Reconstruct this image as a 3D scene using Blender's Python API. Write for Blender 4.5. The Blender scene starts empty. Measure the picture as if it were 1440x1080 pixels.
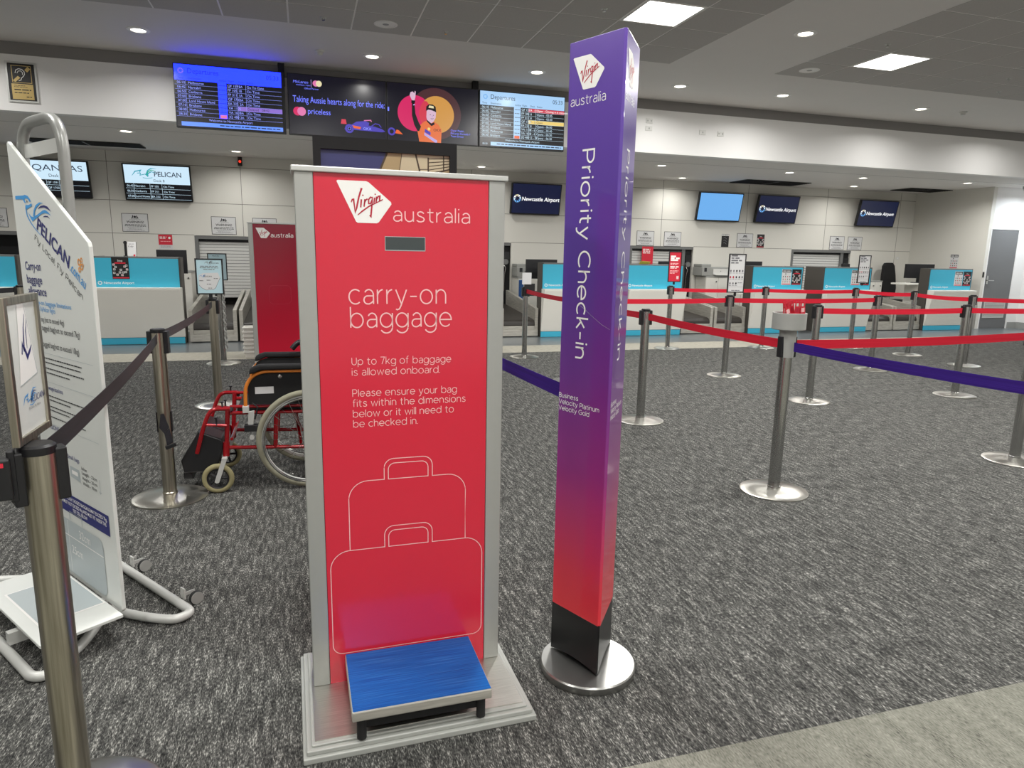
import bpy, math, random
from mathutils import Vector, Matrix
random.seed(7)
S = bpy.context.scene
COL = S.collection
PI = math.pi

# ------------------------------------------------------------------ camera
cam_d = bpy.data.cameras.new('camera')
cam_d.sensor_fit = 'HORIZONTAL'
cam_d.sensor_width = 36.0
cam_d.lens = 963.07 / 1440 * 36.0
cam_d.clip_start = 0.02
cam = bpy.data.objects.new('camera', cam_d)
COL.objects.link(cam)
_r = Vector((0.9581, -0.2857, 0.0184)).normalized()
_f = Vector((0.2840, 0.9403, -0.1874)).normalized()
_u = _r.cross(_f).normalized()
_r = _f.cross(_u)
cam.matrix_world = Matrix(((_r.x, _u.x, -_f.x, 0), (_r.y, _u.y, -_f.y, 0), (_r.z, _u.z, -_f.z, 1.45), (0, 0, 0, 1)))
S.camera = cam

# ------------------------------------------------------------------ world, exposure
W = bpy.data.worlds.new('world')
S.world = W
W.use_nodes = True
W.node_tree.nodes['Background'].inputs[0].default_value = (0.80, 0.88, 1.0, 1)
W.node_tree.nodes['Background'].inputs[1].default_value = 0.3
S.view_settings.view_transform = 'Standard'
S.view_settings.look = 'None'
S.view_settings.exposure = 0.0
S.view_settings.gamma = 1.0
S.view_settings.use_curve_mapping = False

PANEL_W = 86.0      # watts per ceiling light panel
SPOT_W = 17.0       # watts per hall downlight
SOFFIT_W = 24.0     # watts per soffit downlight
TROFFER = [(3.54, 6.70), (6.95, 7.28), (3.54, 3.6), (0.30, 3.6), (-2.6, 3.6), (6.95, 3.9), (10.6, 4.4),
           (0.3, 0.4), (3.54, 0.4), (6.95, 0.8), (-2.6, 0.4), (3.54, -2.6), (0.3, -2.6)]
DOWN = [(-1.68, 9.10), (0.90, 9.24), (3.05, 9.22), (5.19, 9.22), (6.87, 9.17), (9.46, 9.17), (5.23, 6.69),
        (5.23, 3.6), (11.9, 9.17), (-3.7, 9.15)]
SOFFIT = [(-2.32, 11.19), (6.13, 11.37), (8.75, 11.29), (10.55, 11.40), (13.0, 11.22), (-1.02, 12.70), (3.23, 12.92),
          (7.47, 12.95), (11.57, 12.74), (1.9, 11.3), (-4.4, 11.2), (14.75, 10.75)]

# ------------------------------------------------------------------ materials
def lin(c):
    if isinstance(c, str):
        c = tuple(int(c[i:i + 2], 16) / 255 for i in (0, 2, 4))
    return tuple(x / 12.92 if x <= 0.04045 else ((x + 0.055) / 1.055) ** 2.4 for x in c[:3]) + (1.0,)

def mat(name, col, rough=0.5, metal=0.0, emit=0.0, spec=0.5, noise=0.0, nscale=20.0, bump=0.0, coat=0.0):
    m = bpy.data.materials.new(name)
    m.use_nodes = True
    nt = m.node_tree
    b = nt.nodes['Principled BSDF']
    c = lin(col)
    b.inputs['Base Color'].default_value = c
    b.inputs['Roughness'].default_value = rough
    b.inputs['Metallic'].default_value = metal
    b.inputs['Specular IOR Level'].default_value = spec
    b.inputs['Coat Weight'].default_value = coat
    b.inputs['Coat Roughness'].default_value = 0.05
    if emit > 0:
        b.inputs['Base Color'].default_value = (0.01, 0.01, 0.012, 1)
        b.inputs['Emission Color'].default_value = c
        b.inputs['Emission Strength'].default_value = emit
    if noise > 0 or bump > 0:
        tc = nt.nodes.new('ShaderNodeTexCoord')
        no = nt.nodes.new('ShaderNodeTexNoise')
        no.inputs['Scale'].default_value = nscale
        no.inputs['Detail'].default_value = 4
        nt.links.new(tc.outputs['Object'], no.inputs['Vector'])
        if noise > 0:
            mx = nt.nodes.new('ShaderNodeMix')
            mx.data_type = 'RGBA'
            mx.inputs[6].default_value = tuple(min(1, x * (1 - noise)) for x in c[:3]) + (1,)
            mx.inputs[7].default_value = tuple(min(1, x * (1 + noise)) for x in c[:3]) + (1,)
            nt.links.new(no.outputs['Fac'], mx.inputs[0])
            nt.links.new(mx.outputs[2], b.inputs['Base Color'])
        if bump > 0:
            bp = nt.nodes.new('ShaderNodeBump')
            bp.inputs['Strength'].default_value = bump
            bp.inputs['Distance'].default_value = 0.004
            nt.links.new(no.outputs['Fac'], bp.inputs['Height'])
            nt.links.new(bp.outputs['Normal'], b.inputs['Normal'])
    return m

def streak_mat(name, scale, cols, rough=0.9, metal=0.0, bump=0.0, extra=None, spec=0.2, aniso=0.0):
    """noise stretched by `scale` through a colour ramp; cols = [(pos, colour)]"""
    m = bpy.data.materials.new(name)
    m.use_nodes = True
    nt = m.node_tree
    b = nt.nodes['Principled BSDF']
    b.inputs['Roughness'].default_value = rough
    b.inputs['Metallic'].default_value = metal
    b.inputs['Specular IOR Level'].default_value = spec
    b.inputs['Anisotropic'].default_value = aniso
    tc = nt.nodes.new('ShaderNodeTexCoord')
    mp = nt.nodes.new('ShaderNodeMapping')
    mp.inputs['Scale'].default_value = scale
    no = nt.nodes.new('ShaderNodeTexNoise')
    no.inputs['Scale'].default_value = 1.0
    no.inputs['Detail'].default_value = 3
    no.inputs['Roughness'].default_value = 0.6
    rp = nt.nodes.new('ShaderNodeValToRGB')
    nt.links.new(tc.outputs['Object'], mp.inputs['Vector'])
    nt.links.new(mp.outputs['Vector'], no.inputs['Vector'])
    src = no.outputs['Fac']
    if extra:
        mp2 = nt.nodes.new('ShaderNodeMapping')
        mp2.inputs['Scale'].default_value = extra[0]
        n2 = nt.nodes.new('ShaderNodeTexNoise')
        n2.inputs['Scale'].default_value = 1.0
        n2.inputs['Detail'].default_value = 2
        nt.links.new(tc.outputs['Object'], mp2.inputs['Vector'])
        nt.links.new(mp2.outputs['Vector'], n2.inputs['Vector'])
        mx = nt.nodes.new('ShaderNodeMix')
        mx.data_type = 'FLOAT'
        mx.inputs[0].default_value = extra[1]
        nt.links.new(src, mx.inputs[2])
        nt.links.new(n2.outputs['Fac'], mx.inputs[3])
        src = mx.outputs[0]
    nt.links.new(src, rp.inputs['Fac'])
    e = rp.color_ramp.elements
    while len(e) < len(cols):
        e.new(0.5)
    for el, (p, c) in zip(e, cols):
        el.position = p
        el.color = lin(c)
    nt.links.new(rp.outputs['Color'], b.inputs['Base Color'])
    if bump > 0:
        bp = nt.nodes.new('ShaderNodeBump')
        bp.inputs['Strength'].default_value = bump
        bp.inputs['Distance'].default_value = 0.006
        nt.links.new(src, bp.inputs['Height'])
        nt.links.new(bp.outputs['Normal'], b.inputs['Normal'])
    return m

def ramp_z(name, stops, rough=0.35, lo=0.0, hi=1.0, spec=0.5, coat=0.0):
    """a colour gradient along the object's own height"""
    m = bpy.data.materials.new(name)
    m.use_nodes = True
    nt = m.node_tree
    b = nt.nodes['Principled BSDF']
    b.inputs['Roughness'].default_value = rough
    b.inputs['Specular IOR Level'].default_value = spec
    b.inputs['Coat Weight'].default_value = coat
    tc = nt.nodes.new('ShaderNodeTexCoord')
    sp = nt.nodes.new('ShaderNodeSeparateXYZ')
    mr = nt.nodes.new('ShaderNodeMapRange')
    mr.inputs[1].default_value = lo
    mr.inputs[2].default_value = hi
    rp = nt.nodes.new('ShaderNodeValToRGB')
    nt.links.new(tc.outputs['Object'], sp.inputs[0])
    nt.links.new(sp.outputs['Z'], mr.inputs[0])
    nt.links.new(mr.outputs[0], rp.inputs['Fac'])
    e = rp.color_ramp.elements
    while len(e) < len(stops):
        e.new(0.5)
    for el, (p, c) in zip(e, stops):
        el.position = p
        el.color = lin(c)
    nt.links.new(rp.outputs['Color'], b.inputs['Base Color'])
    return m

M = {}
M['carpet'] = streak_mat('dark_carpet', (270, 66, 60), [(0.32, '191919'), (0.45, '393938'), (0.55, '5e5e5b'), (0.67, 'b4b3ad')], 0.95, bump=0.5,
                         extra=((64, 10, 20), 0.32), spec=0.1)
M['carpet_light'] = streak_mat('pale_carpet', (240, 55, 60), [(0.30, '3a3a35'), (0.42, '6f6f66'), (0.60, '8b8b81'), (0.75, 'a6a69b')], 0.95, bump=0.6,
                               extra=((20, 4, 20), 0.3), spec=0.1)
M['stone'] = streak_mat('pale_strip', (14, 60, 20), [(0.3, '8b877b'), (0.7, 'b4b0a3')], 0.6)
M['vinyl'] = mat('grey_vinyl', '62676a', 0.28, noise=0.06, nscale=6)
M['ceil'] = mat('grey_plaster', 'dedbd8', 0.8, noise=0.02, nscale=3)
M['tile'] = mat('ceiling_tile', 'b9b6b3', 0.95, noise=0.10, nscale=60, bump=0.2)
M['tbar'] = mat('tile_bar', 'efedea', 0.5)
M['gap'] = mat('dark_gap', '3c3a38', 0.9)
M['white_wall'] = mat('white_paint', 'e9e8e6', 0.55, noise=0.015, nscale=2)
M['strip'] = mat('grey_trim', '8d8a88', 0.7)
M['panel'] = mat('cream_panel', 'dcdad2', 0.5, noise=0.02, nscale=2)
M['joint'] = mat('panel_joint', '6d6a60', 0.8)
M['side_wall'] = mat('cream_paint', 'd9d7cf', 0.6, noise=0.02, nscale=2)
M['door'] = mat('door_grey', '6b6c6d', 0.5, noise=0.03, nscale=5)
M['steel'] = streak_mat('brushed_steel', (90, 90, 2.5), [(0.3, '9b9586'), (0.7, 'd0cabb')], 0.28, 1.0, aniso=0.4, spec=0.5)
M['chrome'] = mat('polished_steel', 'b4b4b2', 0.19, 1.0, noise=0.03, nscale=8)
M['disc'] = mat('spun_steel', 'b9b7b0', 0.30, 1.0, noise=0.08, nscale=10)
_nt = M['disc'].node_tree; _tg = _nt.nodes.new('ShaderNodeTangent'); _tg.direction_type = 'RADIAL'; _tg.axis = 'Z'
_nt.links.new(_tg.outputs[0], _nt.nodes['Principled BSDF'].inputs['Tangent']); _nt.nodes['Principled BSDF'].inputs['Anisotropic'].default_value = 0.75
M['alu'] = mat('silver_paint', 'a9aaa6', 0.42, 0.35, noise=0.03, nscale=30)
M['alu_plate'] = streak_mat('brushed_plate', (8, 420, 20), [(0.3, 'bab9b3'), (0.7, 'd8d7d0')], 0.40, 1.0, spec=0.5)
M['tube_grey'] = mat('grey_tube', '959693', 0.35, 0.3, noise=0.02)
M['mould'] = mat('grey_moulding', 'b0b2ad', 0.35, 0.1, noise=0.02)
M['gloss_black'] = mat('gloss_black', '121213', 0.32, noise=0.05)
M['disc_steel'] = mat('pillar_disc_steel', 'b2b2af', 0.32, 1.0, noise=0.12, nscale=14)
M['alu_light'] = mat('pale_silver', 'c4c5c1', 0.4, 0.2, noise=0.02)
M['black'] = mat('black_plastic', '17171a', 0.4, noise=0.05)
M['black_matt'] = mat('black_matt', '121214', 0.75, noise=0.05)
M['rubber'] = mat('black_rubber', '1c1c1d', 0.8, noise=0.08)
M['dark_brown'] = mat('dark_laminate', '48443f', 0.5, noise=0.06, nscale=12)
M['cyan'] = mat('cyan_laminate', '3fb0cf', 0.35, noise=0.015, nscale=4)
M['white_lam'] = mat('white_laminate', 'e2e0d8', 0.4, noise=0.02, nscale=3)
M['grey_frame'] = mat('grey_laminate', '6e6f6e', 0.45, noise=0.04)
M['galv'] = streak_mat('conveyor_steel', (6, 6, 60), [(0.3, 'b0ada4'), (0.7, 'd0cdc4')], 0.4, 0.5, spec=0.5)
M['belt'] = mat('conveyor_rubber', '2b2622', 0.45, noise=0.10, nscale=6)
M['shutter'] = mat('shutter_grey', 'd8d8d5', 0.45, 0.2, noise=0.03)
M['red'] = mat('sign_red', 'd3283f', 0.16, spec=0.5, noise=0.012, nscale=2)
M['red_shaded'] = ramp_z('shaded_sign_red', [(0.0, 'bd1631'), (1.0, '8a0f2c')], 0.2, 0.3, 1.7)  # sign red of the rear kiosk with shade painted in, deepest at the top
M['sleeve'] = ramp_z('purple_to_red_print', [(0.0, 'e0303a'), (0.09, 'd03046'), (0.28, '8c2a78'), (0.45, '682a86'), (0.62, '4d2c8e'), (1.0, '6243a6')], 0.30, 0.2, 2.1, coat=0.45)
M['white'] = mat('white_print', 'f2f1ee', 0.5)
M['offwhite'] = mat('white_board', 'd9dcd8', 0.28, noise=0.01, nscale=3)
M['pink_print'] = mat('pale_pink_print', 'f3c4c4', 0.4)
M['darkred_print'] = mat('dark_red_print', 'b5213a', 0.4)
M['ink'] = mat('dark_ink', '26262a', 0.6)
M['grey_ink'] = mat('grey_ink', '6f6f73', 0.6)
M['pale_grey'] = mat('pale_grey_print', 'b3bcbe', 0.4)
M['navy'] = mat('navy_print', '24286e', 0.45)
M['sky_ink'] = mat('sky_blue_print', '3f97d8', 0.45)
M['orange_ink'] = mat('orange_print', 'e49a4e', 0.5)
M['paper'] = mat('paper', 'd4d4d4', 0.6, noise=0.01)
M['paper_blue'] = mat('pale_blue_paper', 'b8d6df', 0.5, noise=0.12, nscale=4)
M['paper_red'] = mat('red_paper', 'cf2138', 0.5)
M['poster_black'] = mat('black_paper', '171517', 0.5)
M['tape_red'] = streak_mat('red_webbing', (1, 1, 160), [(0.3, 'c41c30'), (0.7, 'd6273c')], 0.6)
M['tape_purple'] = streak_mat('purple_webbing', (1, 1, 160), [(0.3, '2d1766'), (0.7, '3f2386')], 0.55)
M['tape_black'] = streak_mat('black_webbing', (1, 1, 200), [(0.3, '19181c'), (0.7, '2c2a31')], 0.4, spec=0.5)
M['blue_plate'] = streak_mat('blue_film_steel', (5, 300, 20), [(0.25, '0c62d0'), (0.55, '1888f0'), (0.8, '58b0fc')], 0.3, 0.65, spec=0.5)
M['wc_red'] = mat('red_enamel', 'a00e19', 0.2, 0.3, noise=0.05, coat=0.6)
M['wc_orange'] = mat('orange_tube', 'd07a2a', 0.35)
M['tyre'] = mat('grey_tyre', '8d8b78', 0.8, noise=0.08, nscale=40)
M['tyre_y'] = mat('khaki_tyre', '8b8460', 0.7, noise=0.08)
M['cloth'] = mat('black_nylon', '0e0e10', 0.8, noise=0.15, nscale=60, bump=0.2)
M['tray'] = mat('white_tub', 'dcdbd4', 0.45, noise=0.03)
M['plastic_white'] = mat('white_plastic', 'd8d8d4', 0.4)
M['plastic_grey'] = mat('grey_plastic', '9b9c98', 0.5, noise=0.03)
M['gold'] = mat('gold_print', 'bfa566', 0.4, 0.2)
M['glass_smoke'] = mat('smoked_window', '3b4344', 0.08)
M['blue_bag'] = mat('blue_plastic', '2a5a9a', 0.5)
M['yellow'] = mat('yellow_card', 'd9cf5a', 0.5)
M['lamp'] = mat('light_diffuser', 'fffdf4', emit=5.0)
M['lamp_spot'] = mat('downlight_lens', 'fff8ea', emit=9.0)
def em(name, col, k=1.0):
    M[name] = mat(name, col, 0.25, emit=k)
em('e_white', 'ffffff', 1.1); em('e_pale', 'cfeafb', 1.0); em('e_skyblue', '6fb0ee', 1.0); em('e_black', '0a0b10', 1.0)
em('e_blue', '1424ff', 5.0); em('e_bluetext', '8f9dff', 1.2); em('e_navy', '0c1536', 1.0); em('e_dark', '0c0a22', 0.5)
em('e_head', 'a6cdf2', 1.05); em('e_ink', '26324a', 1.0); em('e_red', 'd23a4e', 1.0); em('e_yellow', 'f0d27a', 1.0)
em('e_magenta', 'd42262', 1.0); em('e_amber', 'cf9548', 1.0); em('e_orange', 'e8632a', 1.0); em('e_lilac', 'b7a6e0', 1.0)
em('e_suit', 'e2703a', 1.0); em('e_skin', 'd8b6cc', 1.0); em('e_text', '6f7cff', 1.3); em('e_teal', '2b9fb4', 1.0)
em('e_purple', '4a3fb4', 1.0); em('e_glow', '4a2a2e', 1.0); em('e_redlight', 'ff3a20', 1.2); em('e_green', '3fae8a', 1.0); em('e_mauve', '8f6fd0', 1.0)
em('e_bar', '5f8dff', 1.2); em('e_pink', 'e07ab0', 1.0); em('e_cream', 'e8ddb0', 1.0)

# ------------------------------------------------------------------ geometry helpers
V = Vector
class Fr:
    """a flat working frame: origin, right, up; n points out of the face"""
    def __init__(s, o, u=(1, 0, 0), v=(0, 0, 1)):
        s.o = V(o); s.u = V(u).normalized(); s.v = V(v).normalized(); s.n = s.u.cross(s.v)
    def p(s, a, b, h=0.0):
        return s.o + s.u * a + s.v * b + s.n * h
    def sub(s, a, b, ang=0.0, h=0.0):
        c, q = math.cos(ang), math.sin(ang)
        return Fr(s.p(a, b, h), s.u * c + s.v * q, s.v * c - s.u * q)

_tc = {}
def text_mesh(string, off=0.0, shear=0.0):
    k = (string, off, shear)
    if k not in _tc:
        c = bpy.data.curves.new('t', 'FONT')
        c.body = string; c.size = 1.0; c.offset = off; c.shear = shear; c.resolution_u = 3; c.fill_mode = 'FRONT'
        o = bpy.data.objects.new('t', c)
        me = bpy.data.meshes.new_from_object(o)
        vs = [(v.co.x, v.co.y) for v in me.vertices]
        fs = [tuple(p.vertices) for p in me.polygons]
        bpy.data.objects.remove(o); bpy.data.meshes.remove(me); bpy.data.curves.remove(c)
        x0 = min(v[0] for v in vs) if vs else 0; x1 = max(v[0] for v in vs) if vs else 1
        _tc[k] = (vs, fs, x0, x1)
    return _tc[k]

def _A(cx, cy, rx, ry, a, b, n=14):
    return [(cx + rx * math.cos(math.radians(a + (b - a) * i / n)), cy + ry * math.sin(math.radians(a + (b - a) * i / n))) for i in range(n + 1)]
_O = _A(.5, .5, .5, .5, 0, 360, 28); _O2 = [(a + .02, b) for a, b in _O]
GL = {
    'a': [_A(.44, .62, .36, .38, 150, 0, 10) + [(.80, .0)], [(.80, .56), (.45, .56)] + _A(.34, .28, .30, .28, 90, 270, 10) + [(.45, 0), (.62, .07), (.80, .22)]],
    'b': [[(.03, 1.45), (.03, 0)], [(a + .03, b) for a, b in _O]], 'c': [_A(.5, .5, .5, .5, 48, 312, 20)], 'd': [[(1, 1.45), (1, 0)], _O],
    'e': [[(.0, .5), (.98, .5)] + _A(.5, .5, .5, .5, 0, 318, 22)], 'f': [_A(.52, 1.12, .30, .33, 80, 180, 8) + [(.22, 0)], [(0, .95), (.52, .95)]],
    'g': [_O, [(1, 1), (1, .0)] + _A(.5, .02, .5, .44, 0, -150, 12)], 'h': [[(.03, 1.45), (.03, 0)], _A(.43, .58, .40, .42, 180, 0, 12) + [(.83, 0)]],
    'i': [[(.03, 1), (.03, 0)], [(.03, 1.34)]], 'k': [[(.03, 1.45), (.03, 0)], [(.74, 1), (.03, .34)], [(.28, .58), (.80, 0)]], 'l': [[(.03, 1.45), (.03, 0)]],
    'm': [[(.03, 1), (.03, 0)], _A(.36, .62, .33, .38, 180, 0, 10) + [(.69, 0)], _A(1.02, .62, .33, .38, 180, 0, 10) + [(1.35, 0)]], 'n': [[(.03, 1), (.03, 0)], _A(.43, .58, .40, .42, 180, 0, 12) + [(.83, 0)]],
    'o': [_O], 'p': [[(.03, 1), (.03, -.42)], [(a + .03, b) for a, b in _O]], 'r': [[(.03, 1), (.03, 0)], _A(.50, .50, .47, .50, 180, 95, 8)],
    's': [[(.72, .82), (.58, .95), (.38, 1.0), (.17, .92), (.11, .76), (.20, .60), (.44, .51), (.66, .41), (.76, .26), (.68, .09), (.44, 0), (.22, .02), (.02, .15)]],
    't': [[(.25, 1.32), (.25, .30)] + _A(.52, .28, .27, .28, 180, 285, 8), [(0, .95), (.60, .95)]], 'u': [[(.03, 1)] + _A(.43, .42, .40, .42, 180, 360, 12), [(.83, 1), (.83, 0)]],
    'v': [[(0, 1), (.43, 0), (.86, 1)]], 'w': [[(0, 1), (.34, 0), (.68, .96), (1.02, 0), (1.36, 1)]], 'x': [[(0, 1), (.8, 0)], [(.8, 1), (0, 0)]],
    'y': [[(0, 1), (.45, 0)], [(.88, 1), (.40, -.16), (.28, -.36), (.12, -.42), (.0, -.38)]], '-': [[(0, .52), (.55, .52)]], '.': [[(.04, .05)]], '7': [[(0, 1.4), (.82, 1.4), (.28, 0)]],
    'F': [[(.03, 0), (.03, 1.4), (.8, 1.4)], [(.03, .72), (.6, .72)]], 'L': [[(.03, 1.4), (.03, 0), (.75, 0)]], ',': [[(.08, .1), (.0, -.25)]],
    'U': [[(.03, 1.4)] + _A(.5, .46, .47, .46, 180, 360, 12) + [(.97, 1.4)]], 'P': [[(.03, 0), (.03, 1.4), (.50, 1.4)] + _A(.50, 1.0, .42, .40, 90, -90, 10) + [(.03, .60)]],
    'B': [[(.03, .74), (.03, 1.4), (.48, 1.4)] + _A(.48, 1.07, .34, .33, 90, -90, 8) + [(.03, .74), (.03, 0), (.52, 0)] + _A(.52, .37, .40, .37, -90, 90, 8)], 'V': [[(0, 1.4), (.58, 0), (1.16, 1.4)]],
    'G': [_A(.7, .7, .7, .7, 45, 325, 20) + [(1.32, .28), (1.32, .68), (.78, .68)]], 'C': [_A(.7, .7, .7, .7, 48, 312, 20)],
}

class B:
    def __init__(s):
        s.v = []; s.f = []; s.fm = []; s.sm = []; s.mats = []
    def mi(s, m):
        m = M[m] if isinstance(m, str) else m
        if m not in s.mats: s.mats.append(m)
        return s.mats.index(m)
    def add(s, vs, fs, m, smooth=False):
        k = len(s.v); i = s.mi(m)
        s.v += [V(x) for x in vs]
        for f in fs:
            s.f.append(tuple(k + a for a in f)); s.fm.append(i); s.sm.append(smooth)
        return s
    def box(s, a, b, m):
        (x0, y0, z0), (x1, y1, z1) = a, b
        x0, x1 = min(x0, x1), max(x0, x1); y0, y1 = min(y0, y1), max(y0, y1); z0, z1 = min(z0, z1), max(z0, z1)
        return s.add([(x0, y0, z0), (x1, y0, z0), (x1, y1, z0), (x0, y1, z0), (x0, y0, z1), (x1, y0, z1), (x1, y1, z1), (x0, y1, z1)],
                     [(0, 3, 2, 1), (4, 5, 6, 7), (0, 1, 5, 4), (1, 2, 6, 5), (2, 3, 7, 6), (3, 0, 4, 7)], m)
    def fbox(s, F, u0, v0, u1, v1, h0, h1, m):
        P = [F.p(u0, v0, h0), F.p(u1, v0, h0), F.p(u1, v1, h0), F.p(u0, v1, h0), F.p(u0, v0, h1), F.p(u1, v0, h1), F.p(u1, v1, h1), F.p(u0, v1, h1)]
        return s.add(P, [(0, 3, 2, 1), (4, 5, 6, 7), (0, 1, 5, 4), (1, 2, 6, 5), (2, 3, 7, 6), (3, 0, 4, 7)], m)
    def quad(s, F, u0, v0, u1, v1, h, m):
        return s.add([F.p(u0, v0, h), F.p(u1, v0, h), F.p(u1, v1, h), F.p(u0, v1, h)], [(0, 1, 2, 3)], m)
    def poly(s, F, pts, h, m):
        a = sum(p[0] * q[1] - q[0] * p[1] for p, q in zip(pts, pts[1:] + pts[:1]))
        if a < 0: pts = pts[::-1]
        return s.add([F.p(a_, b_, h) for a_, b_ in pts], [tuple(range(len(pts)))], m)
    def prism(s, F, pts, h0, h1, m):
        a = sum(p[0] * q[1] - q[0] * p[1] for p, q in zip(pts, pts[1:] + pts[:1]))
        if a < 0: pts = pts[::-1]
        n = len(pts)
        vs = [F.p(a_, b_, h0) for a_, b_ in pts] + [F.p(a_, b_, h1) for a_, b_ in pts]
        fs = [tuple(range(n))[::-1], tuple(range(n, 2 * n))] + [(i, (i + 1) % n, n + (i + 1) % n, n + i) for i in range(n)]
        return s.add(vs, fs, m)
    def disc(s, F, a, b, r, h, m, n=24, ry=None):
        return s.poly(F, [(a + r * math.cos(2 * PI * i / n), b + (ry or r) * math.sin(2 * PI * i / n)) for i in range(n)], h, m)
    def ring(s, F, a, b, r0, r1, h, m, n=24, t0=0, t1=2 * PI):
        full = abs(t1 - t0 - 2 * PI) < 1e-6
        k = n if full else n + 1
        vs = []
        for i in range(k):
            t = t0 + (t1 - t0) * i / n
            vs += [F.p(a + r0 * math.cos(t), b + r0 * math.sin(t), h), F.p(a + r1 * math.cos(t), b + r1 * math.sin(t), h)]
        fs = []
        for i in range(n):
            j = (i + 1) % k
            fs.append((2 * i, 2 * i + 1, 2 * j + 1, 2 * j))
        return s.add(vs, fs, m)
    def stroke(s, F, pts, w, h, m, closed=False):
        n = len(pts)
        ws = w if isinstance(w, (list, tuple)) else [w] * n
        vs = []
        for i in range(n):
            p = V(pts[i])
            a = V(pts[(i - 1) % n]) if (closed or i > 0) else None
            b = V(pts[(i + 1) % n]) if (closed or i < n - 1) else None
            d1 = (p - a).normalized() if a is not None and (p - a).length > 1e-9 else None
            d2 = (b - p).normalized() if b is not None and (b - p).length > 1e-9 else None
            if d1 is None: d1 = d2
            if d2 is None: d2 = d1
            t = (d1 + d2)
            t = t.normalized() if t.length > 1e-6 else d1
            nn = V((-t.y, t.x)); k = max(0.5, abs(nn.dot(V((-d1.y, d1.x)))))
            q = nn * (ws[i] * 0.5 / k)
            vs += [F.p(p.x - q.x, p.y - q.y, h), F.p(p.x + q.x, p.y + q.y, h)]
        fs = [(2 * i, 2 * ((i + 1) % n), 2 * ((i + 1) % n) + 1, 2 * i + 1) for i in range(n if closed else n - 1)]
        return s.add(vs, fs, m)
    def text(s, F, string, u, v, m, size=None, width=None, h=0.001, off=0.0, shear=0.0, align='l', maxh=None):
        vs, fs, x0, x1 = text_mesh(string, off, shear)
        if not vs: return s
        if size is None: size = width / (x1 - x0)
        sx = (width / (x1 - x0)) if width else size
        sh = {'l': -x0, 'c': -(x0 + x1) / 2, 'r': -x1}[align]
        return s.add([F.p(u + (a + sh) * sx, v + b * size, h) for a, b in vs], fs, m)
    def mono(s, F, string, u, v, m, width, xh, t, h=0.001):
        """thin even-width geometric lettering drawn as strokes; xh = height of a small letter, t = line width"""
        st, x = [], 0.0
        for ch in string:
            if ch == ' ': x += .62; continue
            g = GL[ch]; w = max(p[0] for q in g for p in q); st.append((x, g)); x += w + .30
        x -= .30; sx = width / x
        for x0, g in st:
            for q in g:
                if len(q) == 1:
                    s.disc(F, u + (x0 + q[0][0]) * sx, v + q[0][1] * xh, t * .62, h, m, 10)
                else: s.stroke(F, [(u + (x0 + a) * sx, v + b * xh) for a, b in q], t, h, m)
        return s
    def bars(s, F, u0, u1, v, t, m, h=0.001, seed=1, fill=1.0):
        """a line of print too small to read: word-long dashes"""
        r = random.Random(seed); u = u0; end = u0 + (u1 - u0) * fill
        while u < end:
            l = r.uniform(2.0, 6.0) * t
            s.quad(F, u, v, min(u + l, end), v + t, h, m)
            u += l + t * 0.8
        return s
    def cyl(s, p0, p1, r0, m, r1=None, n=20, cap=True, smooth=True):
        p0, p1 = V(p0), V(p1); r1 = r0 if r1 is None else r1
        d = (p1 - p0).normalized(); a = d.orthogonal().normalized(); b = d.cross(a)
        vs = []
        for p, r in ((p0, r0), (p1, r1)):
            vs += [p + a * (r * math.cos(2 * PI * i / n)) + b * (r * math.sin(2 * PI * i / n)) for i in range(n)]
        s.add(vs, [(i, (i + 1) % n, n + (i + 1) % n, n + i) for i in range(n)], m, smooth)
        if cap:
            s.add(vs[:n], [tuple(range(n))[::-1]], m); s.add(vs[n:], [tuple(range(n))], m)
        return s
    def tube(s, pts, r, m, n=10, closed=False, cap=True):
        pts = [V(p) for p in pts]; k = len(pts)
        T = []
        for i in range(k):
            a = pts[(i - 1) % k] if (closed or i > 0) else pts[i]
            b = pts[(i + 1) % k] if (closed or i < k - 1) else pts[i]
            T.append((b - a).normalized())
        N = T[0].orthogonal().normalized()
        vs = []
        for i in range(k):
            N = (N - T[i] * N.dot(T[i])); N = N.normalized() if N.length > 1e-6 else T[i].orthogonal().normalized()
            Bn = T[i].cross(N)
            vs += [pts[i] + N * (r * math.cos(2 * PI * j / n)) + Bn * (r * math.sin(2 * PI * j / n)) for j in range(n)]
        fs = []
        for i in range(k if closed else k - 1):
            i2 = (i + 1) % k
            off = 0
            if closed and i2 == 0:
                best = min(range(n), key=lambda o: (vs[i * n] - vs[o]).length); off = best
            fs += [(i * n + j, i * n + (j + 1) % n, i2 * n + (j + 1 + off) % n, i2 * n + (j + off) % n) for j in range(n)]
        s.add(vs, fs, m, True)
        if cap and not closed:
            s.add(vs[:n], [tuple(range(n))[::-1]], m); s.add(vs[-n:], [tuple(range(n))], m)
        return s
    def lathe(s, c, prof, m, n=32, axis=(0, 0, 1), smooth=True, cap=True):
        c = V(c); d = V(axis).normalized(); a = V((1, 0, 0)) if abs(d.x) < 0.9 else V((0, 1, 0))
        a = (a - d * a.dot(d)).normalized(); b = d.cross(a)
        vs = []
        for r, z in prof:
            vs += [c + d * z + a * (r * math.cos(2 * PI * i / n)) + b * (r * math.sin(2 * PI * i / n)) for i in range(n)]
        fs = []
        for k in range(len(prof) - 1):
            fs += [(k * n + i, k * n + (i + 1) % n, (k + 1) * n + (i + 1) % n, (k + 1) * n + i) for i in range(n)]
        s.add(vs, fs, m, smooth)
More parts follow.
